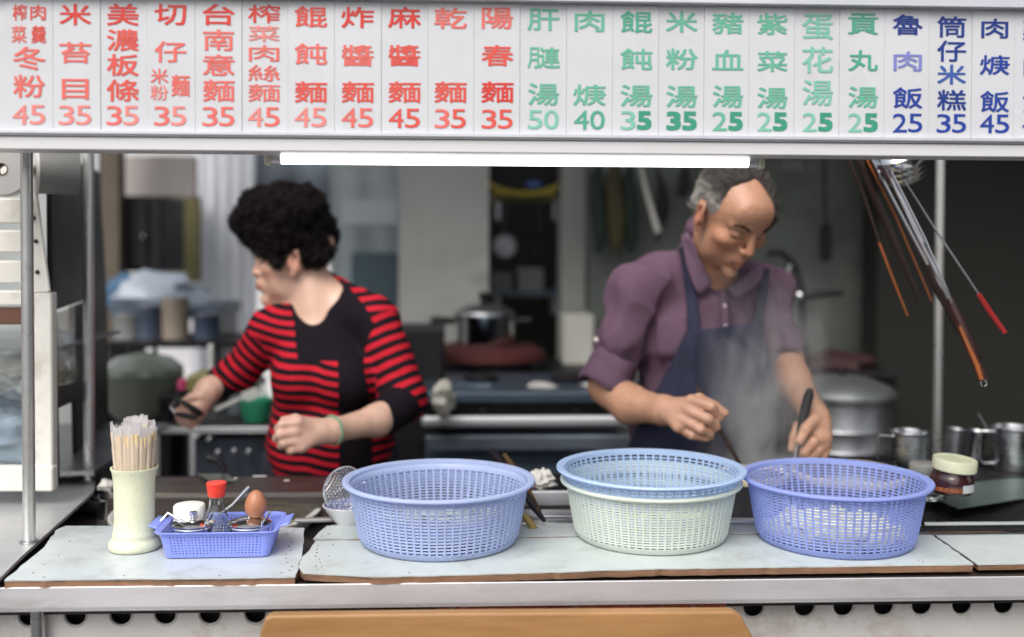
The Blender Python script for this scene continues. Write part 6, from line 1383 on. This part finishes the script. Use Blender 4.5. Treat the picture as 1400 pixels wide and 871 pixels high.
MB().tube([P(242, 546, 2.535), P(233, 556, 2.54), P(240, 566, 2.535)], [.003, .0035, .003], n=8).build('pivot_spring', M_steel, t, smooth=True)
t = thing('spatula', 'white plastic spatula resting on the rim of the green bowl', 'spatula', (0, 0, 0))
MB().tube([P(294, 561, 2.98), P(312, 553, 3.0), P(332, 544, 3.03)], [.0055, .0060, .0050], n=10).build('handle', M_paper, t, smooth=True)
MB().box(P(343, 540, 3.05), (.05, .004, .03), Matrix.Rotation(R(-22), 3, 'Y'), bev=.001).build('spatula_blade', M_paper, t)
MB_ = None
# ============================== steam
c0 = P(1048, 520, 2.27); sx_m, sz_m = .17, .46
st_o = MB().box((0, 0, 0), (.50, .20, .56)).build('steam', None or mat('tmp_steam', (1, 1, 1)))
st_o.data.materials.clear(); sm = bpy.data.materials.new('steam_volume'); sm.use_nodes = True; nt = sm.node_tree; nt.nodes.clear(); L = nt.links
out = nt.nodes.new('ShaderNodeOutputMaterial'); pv = nt.nodes.new('ShaderNodeVolumePrincipled'); pv.inputs['Color'].default_value = (.97, .98, 1, 1); pv.inputs['Anisotropy'].default_value = .2
tc = nt.nodes.new('ShaderNodeTexCoord'); mp = nt.nodes.new('ShaderNodeMapping'); mp.inputs['Scale'].default_value = (13, 13, 7); L.new(tc.outputs['Object'], mp.inputs[0])
nn = nt.nodes.new('ShaderNodeTexNoise'); nn.inputs['Scale'].default_value = 1; nn.inputs['Detail'].default_value = 2.5; nn.inputs['Distortion'].default_value = .8; L.new(mp.outputs[0], nn.inputs[0])
mr = nt.nodes.new('ShaderNodeMapRange'); mr.inputs[1].default_value = .40; mr.inputs[2].default_value = .74; L.new(nn.outputs[0], mr.inputs[0])
sp = nt.nodes.new('ShaderNodeSeparateXYZ'); L.new(tc.outputs['Object'], sp.inputs[0])
def Mt(op, a_, b_=None):
    n_ = nt.nodes.new('ShaderNodeMath'); n_.operation = op
    for i, q in enumerate((a_, b_)):
        if q is None: continue
        if isinstance(q, (int, float)): n_.inputs[i].default_value = q
        else: L.new(q, n_.inputs[i])
    return n_.outputs[0]
# column widening and thinning with height
xx = Mt('DIVIDE', Mt('SUBTRACT', sp.outputs[0], Mt('MULTIPLY', sp.outputs[2], .05)), .15); yy = Mt('DIVIDE', sp.outputs[1], .09)
rad = Mt('SQRT', Mt('ADD', Mt('MULTIPLY', xx, xx), Mt('MULTIPLY', yy, yy))); fall = nt.nodes.new('ShaderNodeMapRange'); fall.inputs[1].default_value = 1; fall.inputs[2].default_value = .2; L.new(rad, fall.inputs[0])
hz = nt.nodes.new('ShaderNodeMapRange'); hz.inputs[1].default_value = .22; hz.inputs[2].default_value = -.20; L.new(sp.outputs[2], hz.inputs[0])
den = Mt('MULTIPLY', Mt('MULTIPLY', Mt('MULTIPLY', mr.outputs[0], fall.outputs[0]), hz.outputs[0]), 40.0); L.new(den, pv.inputs['Density']); L.new(pv.outputs[0], out.inputs['Volume'])
st_o.data.materials.append(sm); st_o.location = (c0.x, c0.y + .02, c0.z + .02); tag(st_o, 'thin steam rising from the soup pot before the man', 'steam', kind='stuff')
